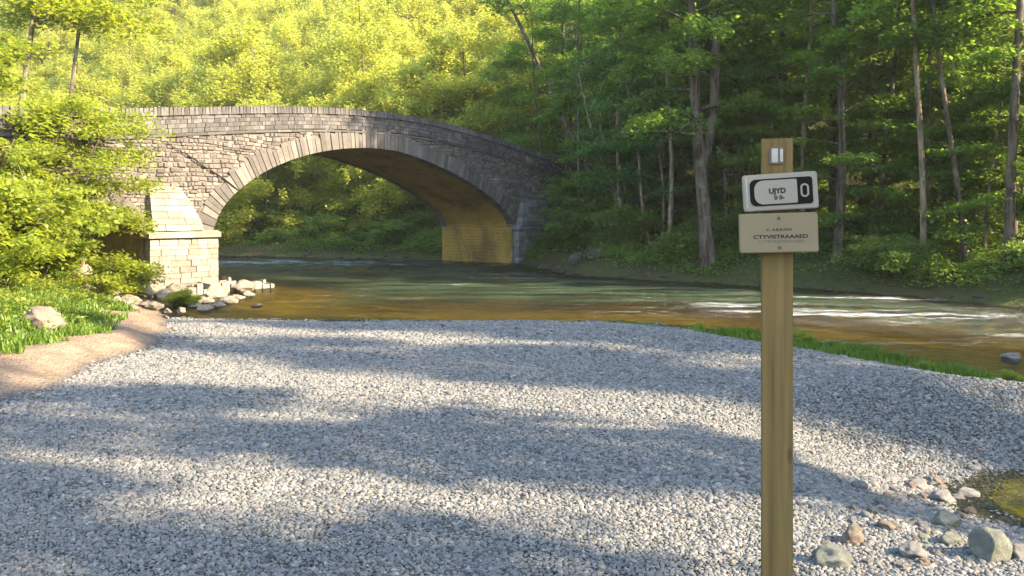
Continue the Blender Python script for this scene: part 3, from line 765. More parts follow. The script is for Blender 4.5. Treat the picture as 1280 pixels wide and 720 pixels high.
def gen_tree(seed, h=15, tr=.16, base=2.0, rad=3.2, nl=26000, leaf=.155, lean=(0,0), fork=None, mat='leaf_forest', barkm='bark', nlimb=34, flat=.15, sway=.25, bare_to=0):
    r=np.random.default_rng(seed)
    mb=MB()
    def path(z):
        return np.array([lean[0]*z+sway*math.sin(z*.35+seed),lean[1]*z+sway*math.cos(z*.3+seed*2),z])
    zs=np.linspace(-.4,h,26)
    off=path(0)
    Pm=[path(z)-off for z in zs]
    rad_=[tr*(1.0-.85*max(z,0)/h)+ (tr*.7*math.exp(-max(z+.4,0)*2.2)) for z in zs]
    mb.tube(Pm,rad_,10)
    stems=[(Pm,zs)]
    if fork:
        fz,dx,dy=fork
        zf=[z for z in np.linspace(fz,h*.95,14)]
        Pf=[path(z)-off+np.array([dx,dy,0])*(1-math.exp(-(z-fz)*.5))*1.0 for z in zf]
        mb.tube(Pf,[tr*.78*(1-.8*(z-fz)/(h-fz)) for z in zf],9)
    leafp=[]
    for i in range(nlimb):
        f=(i+.5)/nlimb; z=base+(h-base)*f**1.05+r.normal(0,.2)
        z=min(z,h-.3)
        az=i*2.399+r.normal(0,.4)
        prof=math.sin(math.pi*min(1,(.22+.78*f)))**.6 if f>.4 else .75+.6*f
        Lb=rad*max(.25,prof)*r.uniform(.75,1.2)*(1 if f<.85 else .6)
        p0=path(z)-off
        k=9; pts=[]
        up=r.uniform(.05,.35)+.5*f
        for j in range(k+1):
            q=j/k; pts.append(p0+np.array([math.cos(az+.25*q*math.sin(seed+i))*Lb*q,math.sin(az+.25*q*math.sin(seed+i))*Lb*q,Lb*(up*q-.38*q*q)]))
        r0=max(.018,tr*.30*(1-.6*f))
        mb.tube(pts,[r0*(1-.8*j/k) for j in range(k+1)],5,cap=False)
        pts=np.array(pts)
        # twigs
        nt_=10
        for j in range(nt_):
            q=.18+.82*(j+r.uniform(0,1))/nt_; q=min(q,1)
            pb=np.array([np.interp(q*k,range(k+1),pts[:,a]) for a in range(3)])
            side=1 if j%2 else -1
            ta=az+side*r.uniform(.5,1.2); tl=Lb*.38*(1.15-q*.6)*r.uniform(.6,1.2)
            te=pb+np.array([math.cos(ta)*tl,math.sin(ta)*tl,r.normal(-.08,.12)*tl])
            mb.tube([pb,(pb+te)/2+np.array([0,0,.03]),te],[r0*.3,r0*.2,.005],3,cap=False)
            m_=int(nl/(nlimb*nt_)*Lb/rad*r.uniform(.6,1.5))
            if z+0*q<bare_to: m_=int(m_*.25)
            tt=r.uniform(.1,1.1,m_)[:,None]
            LP=pb+(te-pb)*tt+np.stack([r.normal(0,.16,m_),r.normal(0,.16,m_),r.normal(-.02,flat,m_)],1)
            leafp.append(LP)
    LP=np.concatenate(leafp)
    tm=mb.mesh('trunk',M[barkm],True)
    cm=crown_mesh('crown',LP,leaf,r,M[mat])
    return tm,cm
TV=[gen_tree(1,16,.17,1.8,3.4,30000),
    gen_tree(2,14,.13,1.5,3.0,26000,mat='leaf_teal'),
    gen_tree(3,18,.20,2.6,3.8,34000),
    gen_tree(4,13,.10,1.2,2.8,24000,leaf=.12),
    gen_tree(5,15,.14,2.2,3.3,28000,mat='leaf_teal',flat=.07)]
def place_tree(tv,x,y,label,group=None,s=1.0,rz=0,name='forest_tree',crown_mat=None,tilt=(0,0)):
    t=empty(name,(x,y,H(x,y)-.05),rz); t.scale=(s,s,s); t.rotation_euler=(tilt[0],tilt[1],rz)
    tag(t,label,'tree',group)
    a=obj('trunk',tv[0],t); b_=obj('crown',tv[1],t)
    return t
# hero trees
hero=gen_tree(21,17,.25,3.6,3.6,30000,fork=(3.2,.95,.2),lean=(-.035,0),sway=.12,bare_to=5)
place_tree(hero,6.74,27.5,'tall twin stemmed tree with pale furrowed bark on the far bank left of the sign','large bank trees')
h2=gen_tree(22,18,.19,3.0,3.4,32000,sway=.06)
place_tree(h2,12.3,30.5,'dark straight trunk rising right of the sign boards behind the bank','large bank trees')
h3=gen_tree(23,16,.12,1.6,3.2,30000,sway=.12,barkm='bark_thin')
place_tree(h3,13.9,26.8,'slim reddish trunk catching sun spots, second trunk right of the sign','large bank trees')
place_tree(TV[3],17.1,30.5,'thin spotted trunk between the slim reddish trunk and the right photo edge','large bank trees',1.15,1.0)
place_tree(TV[1],16.0,25.6,'dark slender tree nearest the right photo edge','large bank trees',1.1,2.0)
place_tree(TV[0],13.2,38.5,'dark tree standing directly behind the sign post top','large bank trees',1.0,.5)
place_tree(TV[2],12.2,42.0,'tree trunk deep in the wood just left of the sign','large bank trees',1.0,2.5)
place_tree(TV[4],6.1,33.0,'slender tree left of the twin stemmed tree on the far bank','large bank trees',1.05,.2)
h9=gen_tree(29,16,.17,10.5,1.8,6000,lean=(-.5,0),sway=.1)
place_tree(h9,5.2,38.5,'leaning dark trunk slanting up left over the bridge right end','large bank trees')
# thin multi-stem clump
def clump(x,y,label,stems,h=8,seed=40,mat='leaf_teal',nl=7000):
    r=np.random.default_rng(seed); t=empty('stem_clump',(x,y,H(x,y)-.05)); tag(t,label,'tree')
    mb=MB(); LP=[]
    for (dx,dy,bx) in stems:
        hh=h*r.uniform(.8,1.05); zs=np.linspace(0,hh,14)
        P_=[np.array([bx+dx*z+.12*math.sin(z*.9+bx*7),dy*z+.1*math.cos(z),z]) for z in zs]
        mb.tube(P_,[.075*(1-.75*z/hh) for z in zs],7)
        for z in np.arange(2.2,hh,.55):
            i=np.interp(z,zs,range(14)); p=P_[int(i)]; az=r.uniform(0,6.28); Lb=r.uniform(.6,1.5)
            e=p+np.array([math.cos(az)*Lb,math.sin(az)*Lb,.3]); mb.tube([p,(p+e)/2+np.array([0,0,.1]),e],[.02,.013,.005],4,cap=False)
            m_=int(nl/(len(stems)*((hh-2.2)/.55)))
            LP.append(p+(e-p)*r.uniform(.3,1.15,m_)[:,None]+r.normal(0,1,(m_,3))*np.array([.3,.3,.1]))
    obj('stems',mb.mesh('stems',M['bark_thin'],True),t); obj('crown',crown_mesh('crown',np.concatenate(LP),.13,r,M[mat]),t)
clump(4.9,33.4,'clump of thin leaning brown stems on the bank right of the bridge',[(-.12,0,0),(-.2,.05,-.2),(.06,0,.25),(-.32,0,.1),(.15,.05,.4)],8.5)
clump(5.9,31.5,'pair of slim pale saplings left of the twin stemmed tree',[(-.03,0,0),(-.16,0,-.4)],8,44)
clump(18.2*.92,29.0*.93,'short leaning dead trunk with sprouts low in the right wood',[(-.35,0,0),(.1,.1,.2)],4.5,47,'leaf_forest',5000)

# filler forest trees on the right and back slopes
fill=[]
cand=[(2.4,44),(5.5,41),(8.5,35),(9.8,38.5),(3.2,50),(8,47),(15.2,34),(18.6,36),(19.5,32),(22.5,36),(16.5,41),(21,42),(10.5,32.2),(1.5,39.6+2.5),
      (26,40),(13.5,48),(19,49),(6.8,55),(12,57)]
adj=['small leaved green tree','cool green slender tree','broad dark green tree','thin light green tree','layered cool green tree']
for i,(x,y) in enumerate(cand):
    dn_,df_,in_=river_sd(np.array([x]),np.array([y]))
    if in_[0]: continue
    place_tree(TV[i%5],x,y,'leafy green tree filling the shaded wood behind the right bank','trees of the shaded right wood',random.uniform(.85,1.15),random.uniform(0,6.28))
US=[gen_tree(71,7,.06,.7,2.4,12000,leaf=.14,nlimb=26,flat=.06,mat='leaf_low',barkm='bark_thin'),gen_tree(72,8.5,.07,1.0,2.7,14000,leaf=.14,nlimb=28,flat=.06,mat='leaf_forest',barkm='bark_thin')]
for i,(x,y) in enumerate([(9.6,28.2),(10.6,26.2),(13.9,23.6),(14.9,22.6),(16.2,23.4),(8.4,30.4),(4.0,35.6),(6.9,36.5),(15.5,29.0),(11.0,34.8),(17.5,27.5),(3.0,40.5),(5.3,38.6),(14.6,27.3),(9.2,33.2)]):
    place_tree(US[i%2],x,y,'small understory tree with flat layered sprays on the far bank','understory trees of the far bank',random.uniform(.85,1.15),i*1.7,name='understory_tree')
SL=[gen_tree(95,17,.10,6.5,2.0,9000,barkm='bark_thin',nlimb=22,lean=(.01,0)),gen_tree(96,16,.085,5.8,1.8,8000,barkm='bark',nlimb=20,lean=(-.015,.01)),gen_tree(97,17,.14,6.8,2.2,9000,barkm='bark',nlimb=22,lean=(.005,0))]
for i,(px_,D_) in enumerate([(835,30.5),(912,29.5),(1005,27.5),(1046,25.6),(1154,23.8),(1206,23.2),(1262,22.0),(1096,27.0),(780,32.5),(724,36.0)]):
    place_tree(SL[(2 if i in (3,6) else i%2)],(px_-640)/1000*D_,D_,'slim bare trunk with a high thin crown near the front of the right wood','slim bare trunks at the front of the right wood',1.0,i*1.3,name='slim_tree')
# wood on the right outside the frame, whose shade falls over the gravel
NT=[gen_tree(303,15,.12,2.6,1.05,11000,leaf=.2,flat=.3,nlimb=34,sway=.5),gen_tree(301,16,.14,1.6,1.75,24000,leaf=.22,flat=.30,nlimb=46),gen_tree(302,17,.15,2.2,1.55,22000,leaf=.22,flat=.34,nlimb=44,sway=.4)]
shade=[(10.0,-.75,NT[0]),(10.9,2.5,NT[0]),(18.2,2.9,NT[1]),(18.6,5.9,NT[2]),(17.6,9.4,NT[1]),(12.9,-4.3,NT[0]),(24.5,5.6,TV[0]),(16,-12,TV[2])]
for i,(x,y,tv) in enumerate(shade):
    place_tree(tv,x,y,'green tree of the wood beyond the right photo edge','trees beyond the right photo edge',random.uniform(.95,1.05),i*1.1)

# hillside wood (stuff, instanced)
def tree_variants_for(pairs, mats):
    def f(ng):
        outs=[]
        for (to,co),mt in zip(pairs,mats):
            j=ng.nodes.new('GeometryNodeJoinGeometry')
            a=ng.nodes.new('GeometryNodeObjectInfo'); a.inputs['Object'].default_value=to
            b_=ng.nodes.new('GeometryNodeObjectInfo'); b_.inputs['Object'].default_value=co
            sm_=ng.nodes.new('GeometryNodeSetMaterial'); sm_.inputs['Material'].default_value=mt
            ng.links.new(b_.outputs['Geometry'],sm_.inputs[0])
            ng.links.new(sm_.outputs[0],j.inputs[0]); ng.links.new(a.outputs['Geometry'],j.inputs[0])
            outs.append(j.outputs[0])
        return outs
    return f
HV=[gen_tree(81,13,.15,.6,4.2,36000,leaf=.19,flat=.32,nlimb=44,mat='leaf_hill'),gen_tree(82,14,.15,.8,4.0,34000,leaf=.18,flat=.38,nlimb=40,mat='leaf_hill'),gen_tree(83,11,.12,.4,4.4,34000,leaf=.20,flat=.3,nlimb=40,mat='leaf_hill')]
place_tree(HV[0],-17,52,'broad bright crown directly behind the left half of the bridge arch','broad sunlit trees just behind the bridge')
place_tree(HV[1],-9.5,50,'broad bright crown behind the crown of the bridge arch','broad sunlit trees just behind the bridge',1,1)
place_tree(HV[2],-2.8,49,'broad sunlit tree behind the falling right half of the parapet','broad sunlit trees just behind the bridge',1,2)
tp=[]
for o in list(C.objects):
    if o.name.startswith('forest_tree') and o.children:
        ch={c_.name.split('.')[0]:c_ for c_ in o.children}
        if ch['trunk'].data in [t[0] for t in HV] and ch['trunk'].data not in [q[0].data for q in tp]: tp.append((ch['trunk'],ch['crown']))
hp=[]
for yy in np.arange(47,118,4.2):
    for xx in np.arange(-82,50,4.6):
        x=xx+random.uniform(-1.6,1.6); y=yy+random.uniform(-1.5,1.5)
        if abs(x)>.8*y+4: continue
        dn_,df_,in_=river_sd(np.array([x]),np.array([y]))
        if in_[0] or df_[0]<3.5 or (x>1 and y<58): continue
        if y>80 and random.random()<.35: continue
        hp.append((x,y,H(x,y)-.3))
hp=np.array(hp); n=len(hp); print('hill trees',n)
sc=rng.uniform(.75,1.05,n)
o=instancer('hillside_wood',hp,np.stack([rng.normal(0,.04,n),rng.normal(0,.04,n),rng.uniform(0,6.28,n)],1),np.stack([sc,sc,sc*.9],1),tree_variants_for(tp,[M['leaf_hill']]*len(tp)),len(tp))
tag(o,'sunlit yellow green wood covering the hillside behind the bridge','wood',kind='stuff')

# left bank: birches, shrubs
b1=gen_tree(31,14,.14,7.6,2.8,18000,leaf=.15,lean=(.16,0),sway=.1,mat='leaf_yellow',barkm='bark_pale')
b2=gen_tree(32,14,.10,7.8,2.6,16000,leaf=.15,lean=(.17,0),sway=.15,mat='leaf_yellow',barkm='bark_pale')
place_tree(b1,-17.0,26.2,'pale barked leaning tree at the left photo edge behind the bridge','pale trees behind the bridge left end',name='pale_tree')
place_tree(b2,-15.6,26.8,'thinner pale barked tree just right of the thicker leaning one','pale trees behind the bridge left end',name='pale_tree')

def gen_shrub(seed,h=2.6,rad=1.6,nl=14000,leaf=.09,mat='leaf_yellow'):
    r=np.random.default_rng(seed); mb=MB(); LP=[]
    ns=26
    for i in range(ns):
        az=i*2.399; out=rad*r.uniform(.25,1.0); top_=h*r.uniform(.55,1.0)*(1-.35*(out/rad)**2)
        P_=[np.array([math.cos(az)*out*q**1.3,math.sin(az)*out*q**1.3,top_*(1.25*q-.35*q*q)/.9]) for q in np.linspace(0,1,8)]
        mb.tube(P_,[.022*(1-.8*q) for q in np.linspace(0,1,8)],4,cap=False)
        P_=np.array(P_)
        for j in range(9):
            q=r.uniform(.25,1.0)*7; pb=np.array([np.interp(q,range(8),P_[:,a]) for a in range(3)])
            ta=r.uniform(0,6.28); tl=r.uniform(.25,.6)
            te=pb+np.array([math.cos(ta)*tl,math.sin(ta)*tl,r.uniform(-.15,.15)])
            mb.tube([pb,te],[.007,.003],3,cap=False)
            m_=int(nl/(ns*9)*r.uniform(.5,1.6))
            LP.append(pb+(te-pb)*r.uniform(.1,1.15,m_)[:,None]+r.normal(0,1,(m_,3))*np.array([.11,.11,.06]))
    return mb.mesh('stems',M['bark_thin'],True),crown_mesh('foliage',np.concatenate(LP),leaf,r,M[mat],droop=.35)
SH=[gen_shrub(51,nl=15000,leaf=.11),gen_shrub(52,3.0,1.5,16000,leaf=.115),gen_shrub(53,1.6,1.5,9000,leaf=.10)]
SHF=[gen_shrub(61,1.3,1.2,6500,.09,'leaf_low'),gen_shrub(62,1.8,1.3,8000,.10,'leaf_low'),gen_shrub(63,.9,1.2,5000,.08,'leaf_forest')]
def place_shrub(sv,x,y,label,group=None,s=1.0,rz=0,name='shrub',dz=0,sz=None):
    t=empty(name,(x,y,H(x,y)-.05+dz),rz); t.scale=(s,s,sz or s); tag(t,label,'shrub',group)
    obj('stems',sv[0],t); obj('foliage',sv[1],t); return t
g='yellow green shrubs on the left bank'
place_shrub(SH[1],-12.2,18.2,'tall yellow green shrub covering the bridge wall at far left',g,1.3,0,sz=1.15)
place_shrub(SH[0],-10.2,17.4,'large bright shrub in front of the bridge wall left of the pier',g,1.0,1.4,sz=1.1)
place_shrub(SH[0],-9.2,14.4,'bushy shrub on the left bank at the left photo edge, nearest the camera',g,.95,3.0)
place_shrub(SH[2],-9.3,18.9,'low sunlit shrub between the left bushes and the pier stones',g,.75,4.0)
place_shrub(SH[0],-12.4,16.0,'tall shrub half cut by the left photo edge',g,1.3,4.4,sz=1.1)
place_shrub(SH[2],-8.0,19.4,'small leafy weed clump at the stones left of the pier',g,.35,.3)
place_shrub(SH[0],-13.6,20.5,'tall dense shrub hiding the bridge left end',g,1.5,5.4,sz=1.25)
yt=gen_tree(91,5.6,.07,1.9,2.3,17000,leaf=.12,mat='leaf_yellow',barkm='bark_thin',nlimb=30,flat=.13)
place_tree(yt,-10.6,19.8,'young tree leaning its leafy branches over the bridge wall above the pier',None,.82,0,name='young_tree')
place_tree(yt,-13.4,20.2,'second young tree, left of the one over the pier',None,1.08,2,name='young_tree')

# overhanging shrubs on the right abutment and the far bank
g2='green shrubs on the far bank'
place_shrub(SHF[1],3.4,38.2,'green shrub hanging over the right bridge abutment',g2,1.35,0,dz=1.3)
place_shrub(SHF[1],2.7,37.1,'lower green shrub in front of the abutment cap',g2,.9,1,dz=1.6)
place_shrub(SHF[1],4.6,36.2,'shrub on the bank just right of the abutment',g2,1.5,2)
place_shrub(SHF[0],14.0,19.9,'yellowish shrub leaning over the water near the right photo edge',g2,.9,2)
place_shrub(SHF[0],11.3,23.4,'low shrub by the far waterline right of the sign post',g2,.9,3)
r_=random.Random(8)
PTS=np.array([(14.5,19.5),(12.0,22.6),(9.6,25.8),(6.6,28.2),(4.2,30.8),(2.8,35.8),(-4.5,42),(-16,46.2),(-26,48.5)])
seg=np.r_[0,np.cumsum(np.hypot(*np.diff(PTS,axis=0).T))]
for i in range(70):
    q=r_.uniform(0,seg[-1]); x=np.interp(q,seg,PTS[:,0]); y=np.interp(q,seg,PTS[:,1]); d=r_.uniform(0,7)**1.0
    x+=d*.35+r_.uniform(-.5,.5); y+=d*.9
    dn_,df_,in_=river_sd(np.array([x]),np.array([y]))
    if in_[0] or df_[0]<.9: continue
    place_shrub(SHF[i%3],x,y,'leafy green shrub in the undergrowth of the shaded far bank','undergrowth shrubs of the far bank',r_.uniform(.6,1.35),r_.uniform(0,6.28))

# far bank ground cover (stuff)
def cover(name,gx,gy,hmax,leafsz,mat,label,cat,seed,droop=.2):
    r=np.random.default_rng(seed)
    z=height(gx,gy); hh=hmax*np.clip(fbm(gx*1.1,gy*1.1,seed,3)*2-.55,.08,1)
    P=np.stack([gx,gy,z+hh*r.random(len(gx))**.6],1)
    o=obj(name,crown_mesh(name,P,leafsz,r,mat,droop=droop)); tag(o,label,cat,kind='stuff'); return o
n=340000
q=rng.uniform(0,seg[-1],n); d=rng.uniform(0,1,n)**1.3*13
gx=np.interp(q,seg,PTS[:,0])+d*.4+rng.normal(0,.5,n); gy=np.interp(q,seg,PTS[:,1])+d*.9-1.2+rng.normal(0,.3,n)
dn_,df_,in_=river_sd(gx,gy); dens=fbm(gx*.5,gy*.5,101,3)
k=(~in_)&(df_>.35)&(df_<dn_)&(rng.random(n)<np.clip((dens-.33)*4,.1,1))
s_loc=(gx-A0[0])*u[0]+(gy-A0[1])*u[1]; t_loc=-((gx-A0[0])*nrm[0]+(gy-A0[1])*nrm[1])
k&=~((s_loc>S1-.2)&(s_loc<27)&(t_loc>-.5)&(t_loc<WID))
cover('ground_cover',gx[k],gy[k],.75,.10,M['leaf_low'],'low leafy green ground cover over the shaded far bank','ground cover',103)

# grass: left bank and right gravel edge
def blades(name,gx,gy,hh,mat,label,seed,w=.011):
    r=np.random.default_rng(seed); n=len(gx); z=height(gx,gy)-.01
    yaw=r.uniform(0,6.28,n); lean_=r.uniform(.1,.7,n)*hh
    s=np.stack([np.cos(yaw),np.sin(yaw),0*yaw],1)*(w*r.uniform(.7,1.5,n))[:,None]
    dv=np.stack([-np.sin(yaw)*lean_,np.cos(yaw)*lean_,hh],1)
    B=np.stack([gx,gy,z],1)
    V=np.stack([B-s,B+s,B+dv*np.array([.45,.45,.62])+s*.8,B+dv,B+dv*np.array([.45,.45,.62])-s*.8],1).reshape(-1,3)
    F=np.arange(5*n).reshape(n,5)
    cl=fbm(gx*1.2,gy*1.2,seed,2)
    o=obj(name,mesh_from(name,V,F,mat,False,np.clip(.5*r.random(n)+1.2*(cl-.5)+.25,0,1))); tag(o,label,'grass',kind='stuff'); return o
n=150000
gy=rng.uniform(5.5,21,n); gx=-rng.uniform(4,13.5,n)
b_=left_b(gx,gy); dn_,df_,in_=river_sd(gx,gy); gw=fbm(gx*1.5,gy*1.5,51)-.5; tuft=fbm(gx*3.2,gy*3.2,111,3)
k=(~in_)&(dn_>.25)&(b_>1.0+1.6*gw)&(rng.random(n)<np.clip((tuft-.28)*4,.12,1))
gx,gy,tuft=gx[k],gy[k],tuft[k]
blades('grass',gx,gy,(.05+.20*tuft*rng.random(len(gx))),M['grass'],'short bright green grass on the left bank around the boulder',113)
n=34000
gy=rng.uniform(5.5,20,n); gx=-rng.uniform(4.5,12,n); b_=left_b(gx,gy); dn_,df_,in_=river_sd(gx,gy); gw=fbm(gx*1.5,gy*1.5,51)-.5; tuft=fbm(gx*1.6,gy*1.6,121,3)
k=(~in_)&(dn_>.3)&(b_>1.1+1.6*gw)&(tuft>.5)
gx,gy=gx[k],gy[k]
P=np.stack([gx,gy,height(gx,gy)+.03+.22*rng.random(len(gx))],1)
o=obj('weeds',crown_mesh('weeds',P,.06,np.random.default_rng(5),M['grass_dry'],droop=0)); tag(o,'yellow green broadleaf weeds among the left bank grass','weeds',kind='stuff')
# edge grass along the water on the right of the gravel
EP=np.array([(2.2,16.6),(3.4,15.7),(4.4,14.4),(5.3,12.9),(5.9,11.6),(6.5,10.6)]); es=np.r_[0,np.cumsum(np.hypot(*np.diff(EP,axis=0).T))]
n=42000; q=rng.uniform(0,es[-1],n); wd=.08+.55*sm((q-1.8)/1.5)*(.5+vnoise(q*1.4,q*0,7))*sm((es[-1]+.1-q)/1.0)
gx=np.interp(q,es,EP[:,0])-.1+rng.normal(0,.35,n)*wd; gy=np.interp(q,es,EP[:,1])-.08+rng.normal(0,.35,n)*wd
tu=fbm(gx*3,gy*3,131,3)
k=rng.random(n)<np.clip((tu-.42)*3.2,.03,1); gx,gy,tu,wdk=gx[k],gy[k],tu[k],wd[k]
blades('edge_grass',gx,gy,(.05+.22*tu*rng.random(len(gx)))*np.clip(wdk*1.6,.35,1),M['grass'],'bright green grass strip along the gravel edge by the river',133)
place_shrub(SH[2],4.95,13.7,'small yellow green weed beside the post at the gravel edge','gravel edge weeds',.22,.4,name='weed_plant')
place_shrub(SHF[2],5.6,12.7,'small dark green weed in the grass strip right of the post','gravel edge weeds',.28,.8,name='weed_plant')

rw=random.Random(12)
for i,(x,y) in enumerate([(3.6,15.5),(4.1,14.9),(4.6,14.2),(5.25,13.2),(5.45,12.9),(5.8,12.2),(6.0,11.6),(6.3,11.0),(6.6,10.6)]):
    place_shrub((SH[2],SHF[2])[i%2],x,y,'low leafy weed tuft in the grass strip along the gravel edge','weed tufts along the gravel edge',rw.uniform(.09,.19),i*1.1,name='weed_plant')
# ------------------------------------------------------------------ sign post and signs
PX,PY=.893,2.70
yaw=-math.atan2(PX,PY)*.93
post=empty('sign_post',(PX,PY,H(PX,PY)-.02),yaw)
tag(post,'square weathered timber post carrying two sign boards in the gravel','post')
zb=H(PX,PY)-.02
import bmesh
def bevel_box(name,a,b,mat,bev=.003,seg=2,parent=None,loc=None,rot=None):
    bm=bmesh.new(); bmesh.ops.create_cube(bm,size=1)
    for v in bm.verts:
        v.co=[a[i]+(v.co[i]+.5)*(b[i]-a[i]) for i in range(3)]
    bmesh.ops.bevel(bm,geom=bm.edges[:],offset=bev,segments=seg,affect='EDGES')
    me=bpy.data.meshes.new(name); bm.to_mesh(me); bm.free(); me.materials.append(mat)
    return obj(name,me,parent,loc,rot)
topz=1.6+(270-174)/1000*2.68-zb
bevel_box('timber',(-.0505,-.0505,-.3),(.0505,.0505,topz),M['wood'],.004,2,post)
def rrect(w,h,r,n=6,left_r=None):
    pts=[]
    for (cx,cy,a0,rr) in ((w/2,-h/2,-90,r),(w/2,h/2,0,r),(-w/2,h/2,90,left_r or r),(-w/2,-h/2,180,left_r or r)):
        sx=1 if cx>0 else -1; sy=1 if cy>0 else -1
        for i in range(n+1):
            a=R(a0+90*i/n); pts.append((cx-sx*rr+rr*math.cos(a),cy-sy*rr+rr*math.sin(a)))
    return pts
def plate(name,pts,y0,y1,mat,parent,loc=(0,0,0),rot=(0,0,0),bev=0):
    """prism: outline in x,z; y0 front, y1 back"""
    n=len(pts); V=[(p[0],y0,p[1]) for p in pts]+[(p[0],y1,p[1]) for p in pts]
    F=[tuple(range(n)),tuple(range(2*n-1,n-1,-1))]+[(i,i+n,(i+1)%n+n,(i+1)%n) for i in range(n)]
    me=mesh_from(name,np.array(V),F,mat); 
    bm=bmesh.new(); bm.from_mesh(me); bmesh.ops.recalc_face_normals(bm,faces=bm.faces)
    if bev: bmesh.ops.bevel(bm,geom=[e for e in bm.edges if abs(e.verts[0].co.y-y0)<1e-6 and abs(e.verts[1].co.y-y0)<1e-6],offset=bev,segments=2,affect='EDGES')
    bm.to_mesh(me); bm.free()
    return obj(name,me,parent,loc,rot)
def text(name,s,size,mat,parent,loc,ext=.0001,wide=1.0,bold=0):
    cu=bpy.data.curves.new(name,'FONT'); cu.body=s; cu.size=size; cu.extrude=ext; cu.align_x='CENTER'; cu.align_y='CENTER'; cu.offset=bold; cu.resolution_u=3
    t=bpy.data.objects.new(name,cu); C.objects.link(t)
    dg=bpy.context.evaluated_depsgraph_get(); me=bpy.data.meshes.new_from_object(t.evaluated_get(dg))
    bpy.data.objects.remove(t); me.materials.clear(); me.materials.append(mat)
    for v in me.vertices: v.co=(v.co[0]*wide,-v.co[2],v.co[1])
    return obj(name,me,parent,loc)
FD=2.65  # depth of the front of the post
def zpix(py,D=2.64): return 1.6+(270-py)/1000*D
def sign_root(name,pxc,pyc,label,roll,D=2.635,yawf=.72):
    x=(pxc-640)/1000*D; o=empty(name,(x,D,zpix(pyc,D)),0)
    o.rotation_euler=(0,-R(roll),yaw*yawf); tag(o,label,'sign'); return o
# faded label on the post top
lb=sign_root('post_label',970,194.5,'small faded pale label on the top end of the timber post',0,2.655,1.0)
lb.location.y=2.648
plate('backing',rrect(.046,.056,.004),-.0015,.002,M['ink_soft'],lb)
plate('strip',rrect(.020,.046,.003),-.0035,-.0018,M['label_white'],lb,(-.006,0,0))
plate('strip',rrect(.009,.042,.002),-.0035,-.0018,M['label_white'],lb,(.015,0,0))
# upper board
us=sign_root('trail_sign',975,239.5,'white framed black trail sign with an off white rounded panel, upper of two boards',3.3,2.618)
plate('board',rrect(.234,.120,.010),-.004,.016,M['plate_white'],us,bev=.003)
plate('black_panel',rrect(.196,.088,.010,left_r=.02),-.0062,-.0042,M['plate_black'],us,(.003,0,0))
wp=rrect(.134,.078,.006,left_r=.028); plate('pale_panel',wp,-.0084,-.0064,M['plate_white'],us,(-.014,0,0))
text('lettering','UJYD',.023,M['ink'],us,(-.009,-.0086,.002),wide=1.0,bold=.0012)
text('lettering','0 0-',.018,M['ink'],us,(-.004,-.0086,-.020),wide=1.1,bold=.001)
text('lettering','.:\'.-',.012,M['ink_soft'],us,(-.010,-.0086,.020),wide=1.3)
# zero symbol: ring outline
def ringplate(name,w,h,th,mat,parent,loc):
    a=rrect(w,h,w*.49,8); b_=rrect(w-2*th,h-2*th,(w-2*th)*.49,8); n=len(a)
    V=[(p[0],-.0084,p[1]) for p in a]+[(p[0],-.0084,p[1]) for p in b_]+[(p[0],-.0064,p[1]) for p in a]+[(p[0],-.0064,p[1]) for p in b_]
    F=[(i,(i+1)%n,n+(i+1)%n,n+i) for i in range(n)]+[(i,2*n+i,2*n+(i+1)%n,(i+1)%n) for i in range(n)]+[(n+i,n+(i+1)%n,3*n+(i+1)%n,3*n+i) for i in range(n)]
    return obj(name,mesh_from(name,np.array(V),F,mat),parent,loc)
ringplate('zero_symbol',.026,.044,.0055,M['plate_white'],us,(.076,0,0))
for sx in (-.095,): plate('frame_edge',rrect(.004,.098,.0015),-.0056,-.0042,M['label_white'],us,(sx-.010,0,0))
# lower board
ls=sign_root('notice_sign',973,291,'plain tan notice board with small lettering, lower of two boards',1.6,2.618)
plate('board',rrect(.246,.129,.008),-.004,.026,M['plate_tan'],ls,bev=.003)
for z_ in (.047,-.049):
    pts=[(math.cos(a)*.0062,math.sin(a)*.0062) for a in np.linspace(0,2*math.pi,14)[:-1]]
    plate('screw',pts,-.0056,-.0042,M['metal'],ls,(.002,0,z_))
text('lettering','- .\\ . -',.013,M['ink_soft'],ls,(.002,-.0042,.028),wide=1.3)
text('lettering','C. A.B.R.N.N',.0115,M['ink'],ls,(.002,-.0042,.010),wide=1.25,bold=.0004)
text('lettering','CTYVISTRAAAED',.0165,M['ink'],ls,(.006,-.0042,-.013),wide=1.35,bold=.0006)
text('lettering','C.YTVASTRATCED',.0120,M['ink_soft'],ls,(.008,-.0042,-.029),wide=1.45,bold=.0004)

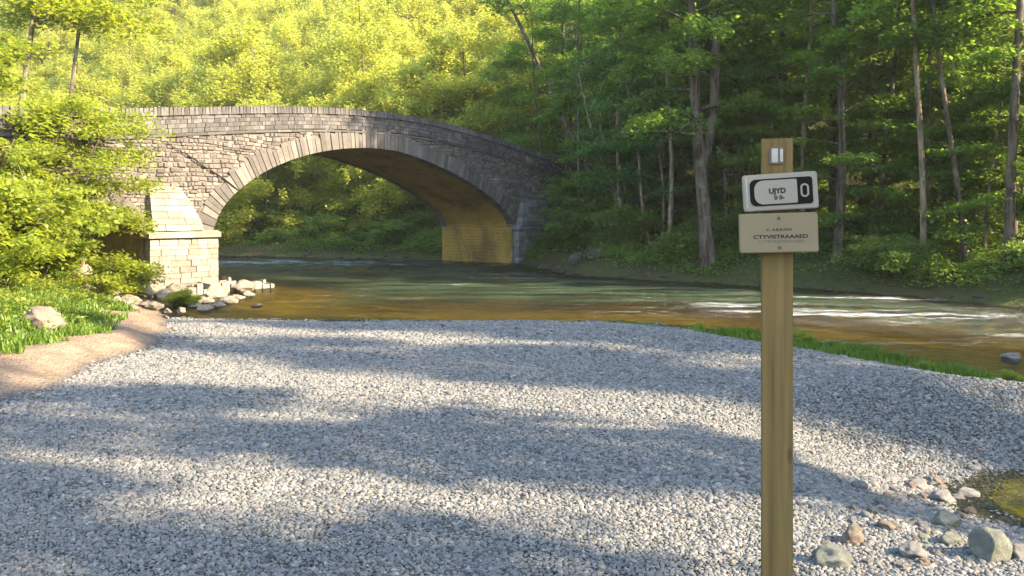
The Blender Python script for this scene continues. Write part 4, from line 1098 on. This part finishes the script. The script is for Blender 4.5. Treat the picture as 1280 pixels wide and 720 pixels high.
# thin warm air of the valley
hm=bpy.data.materials.new('haze'); hm.use_nodes=True; hn=hm.node_tree; hn.nodes.clear()
pv=hn.nodes.new('ShaderNodeVolumePrincipled'); pv.inputs['Color'].default_value=(.95,.95,.88,1); pv.inputs['Density'].default_value=.0006; pv.inputs['Anisotropy'].default_value=.2
ho=hn.nodes.new('ShaderNodeOutputMaterial'); hn.links.new(pv.outputs[0],ho.inputs['Volume'])
mb=MB(); mb.box((-322,-122,-8),(322,422,130))
tag(obj('haze',mb.mesh('haze',hm)),'thin pale warm haze filling the wooded valley','haze',kind='stuff')
# ------------------------------------------------------------------ camera, light, world
cam=bpy.data.cameras.new('camera'); co=bpy.data.objects.new('camera',cam); C.objects.link(co)
co.location=(0,0,1.6); co.rotation_euler=(R(90),0,0); cam.sensor_width=36; cam.lens=36*1000/1280; cam.shift_y=-90/1280; cam.clip_end=1500; cam.clip_start=.05
scene.camera=co
sun=bpy.data.lights.new('sun','SUN'); so=bpy.data.objects.new('sun',sun); C.objects.link(so)
sun.energy=5.0; sun.angle=R(.9); sun.color=(1,.80,.56)
from mathutils import Vector
dirv=Vector((SUN_AZ[0]*math.cos(R(SUN_EL)),SUN_AZ[1]*math.cos(R(SUN_EL)),math.sin(R(SUN_EL))))
so.rotation_euler=dirv.to_track_quat('Z','Y').to_euler()
w=bpy.data.worlds.new('World'); scene.world=w; w.use_nodes=True
nt=w.node_tree; bg=nt.nodes['Background']
sky=nt.nodes.new('ShaderNodeTexSky'); sky.sky_type='NISHITA'; sky.sun_disc=False; sky.sun_elevation=R(SUN_EL); sky.sun_rotation=math.atan2(SUN_AZ[0],SUN_AZ[1])
nt.links.new(sky.outputs[0],bg.inputs[0]); bg.inputs[1].default_value=.15
scene.view_settings.view_transform='Standard'; scene.view_settings.look='None'; scene.view_settings.gamma=1; scene.view_settings.exposure=2.4
scene.render.engine='CYCLES'
scene.cycles.max_bounces=7; scene.cycles.diffuse_bounces=4; scene.cycles.transparent_max_bounces=8; scene.cycles.transmission_bounces=4; scene.cycles.glossy_bounces=3
scene.cycles.caustics_reflective=False; scene.cycles.caustics_refractive=False
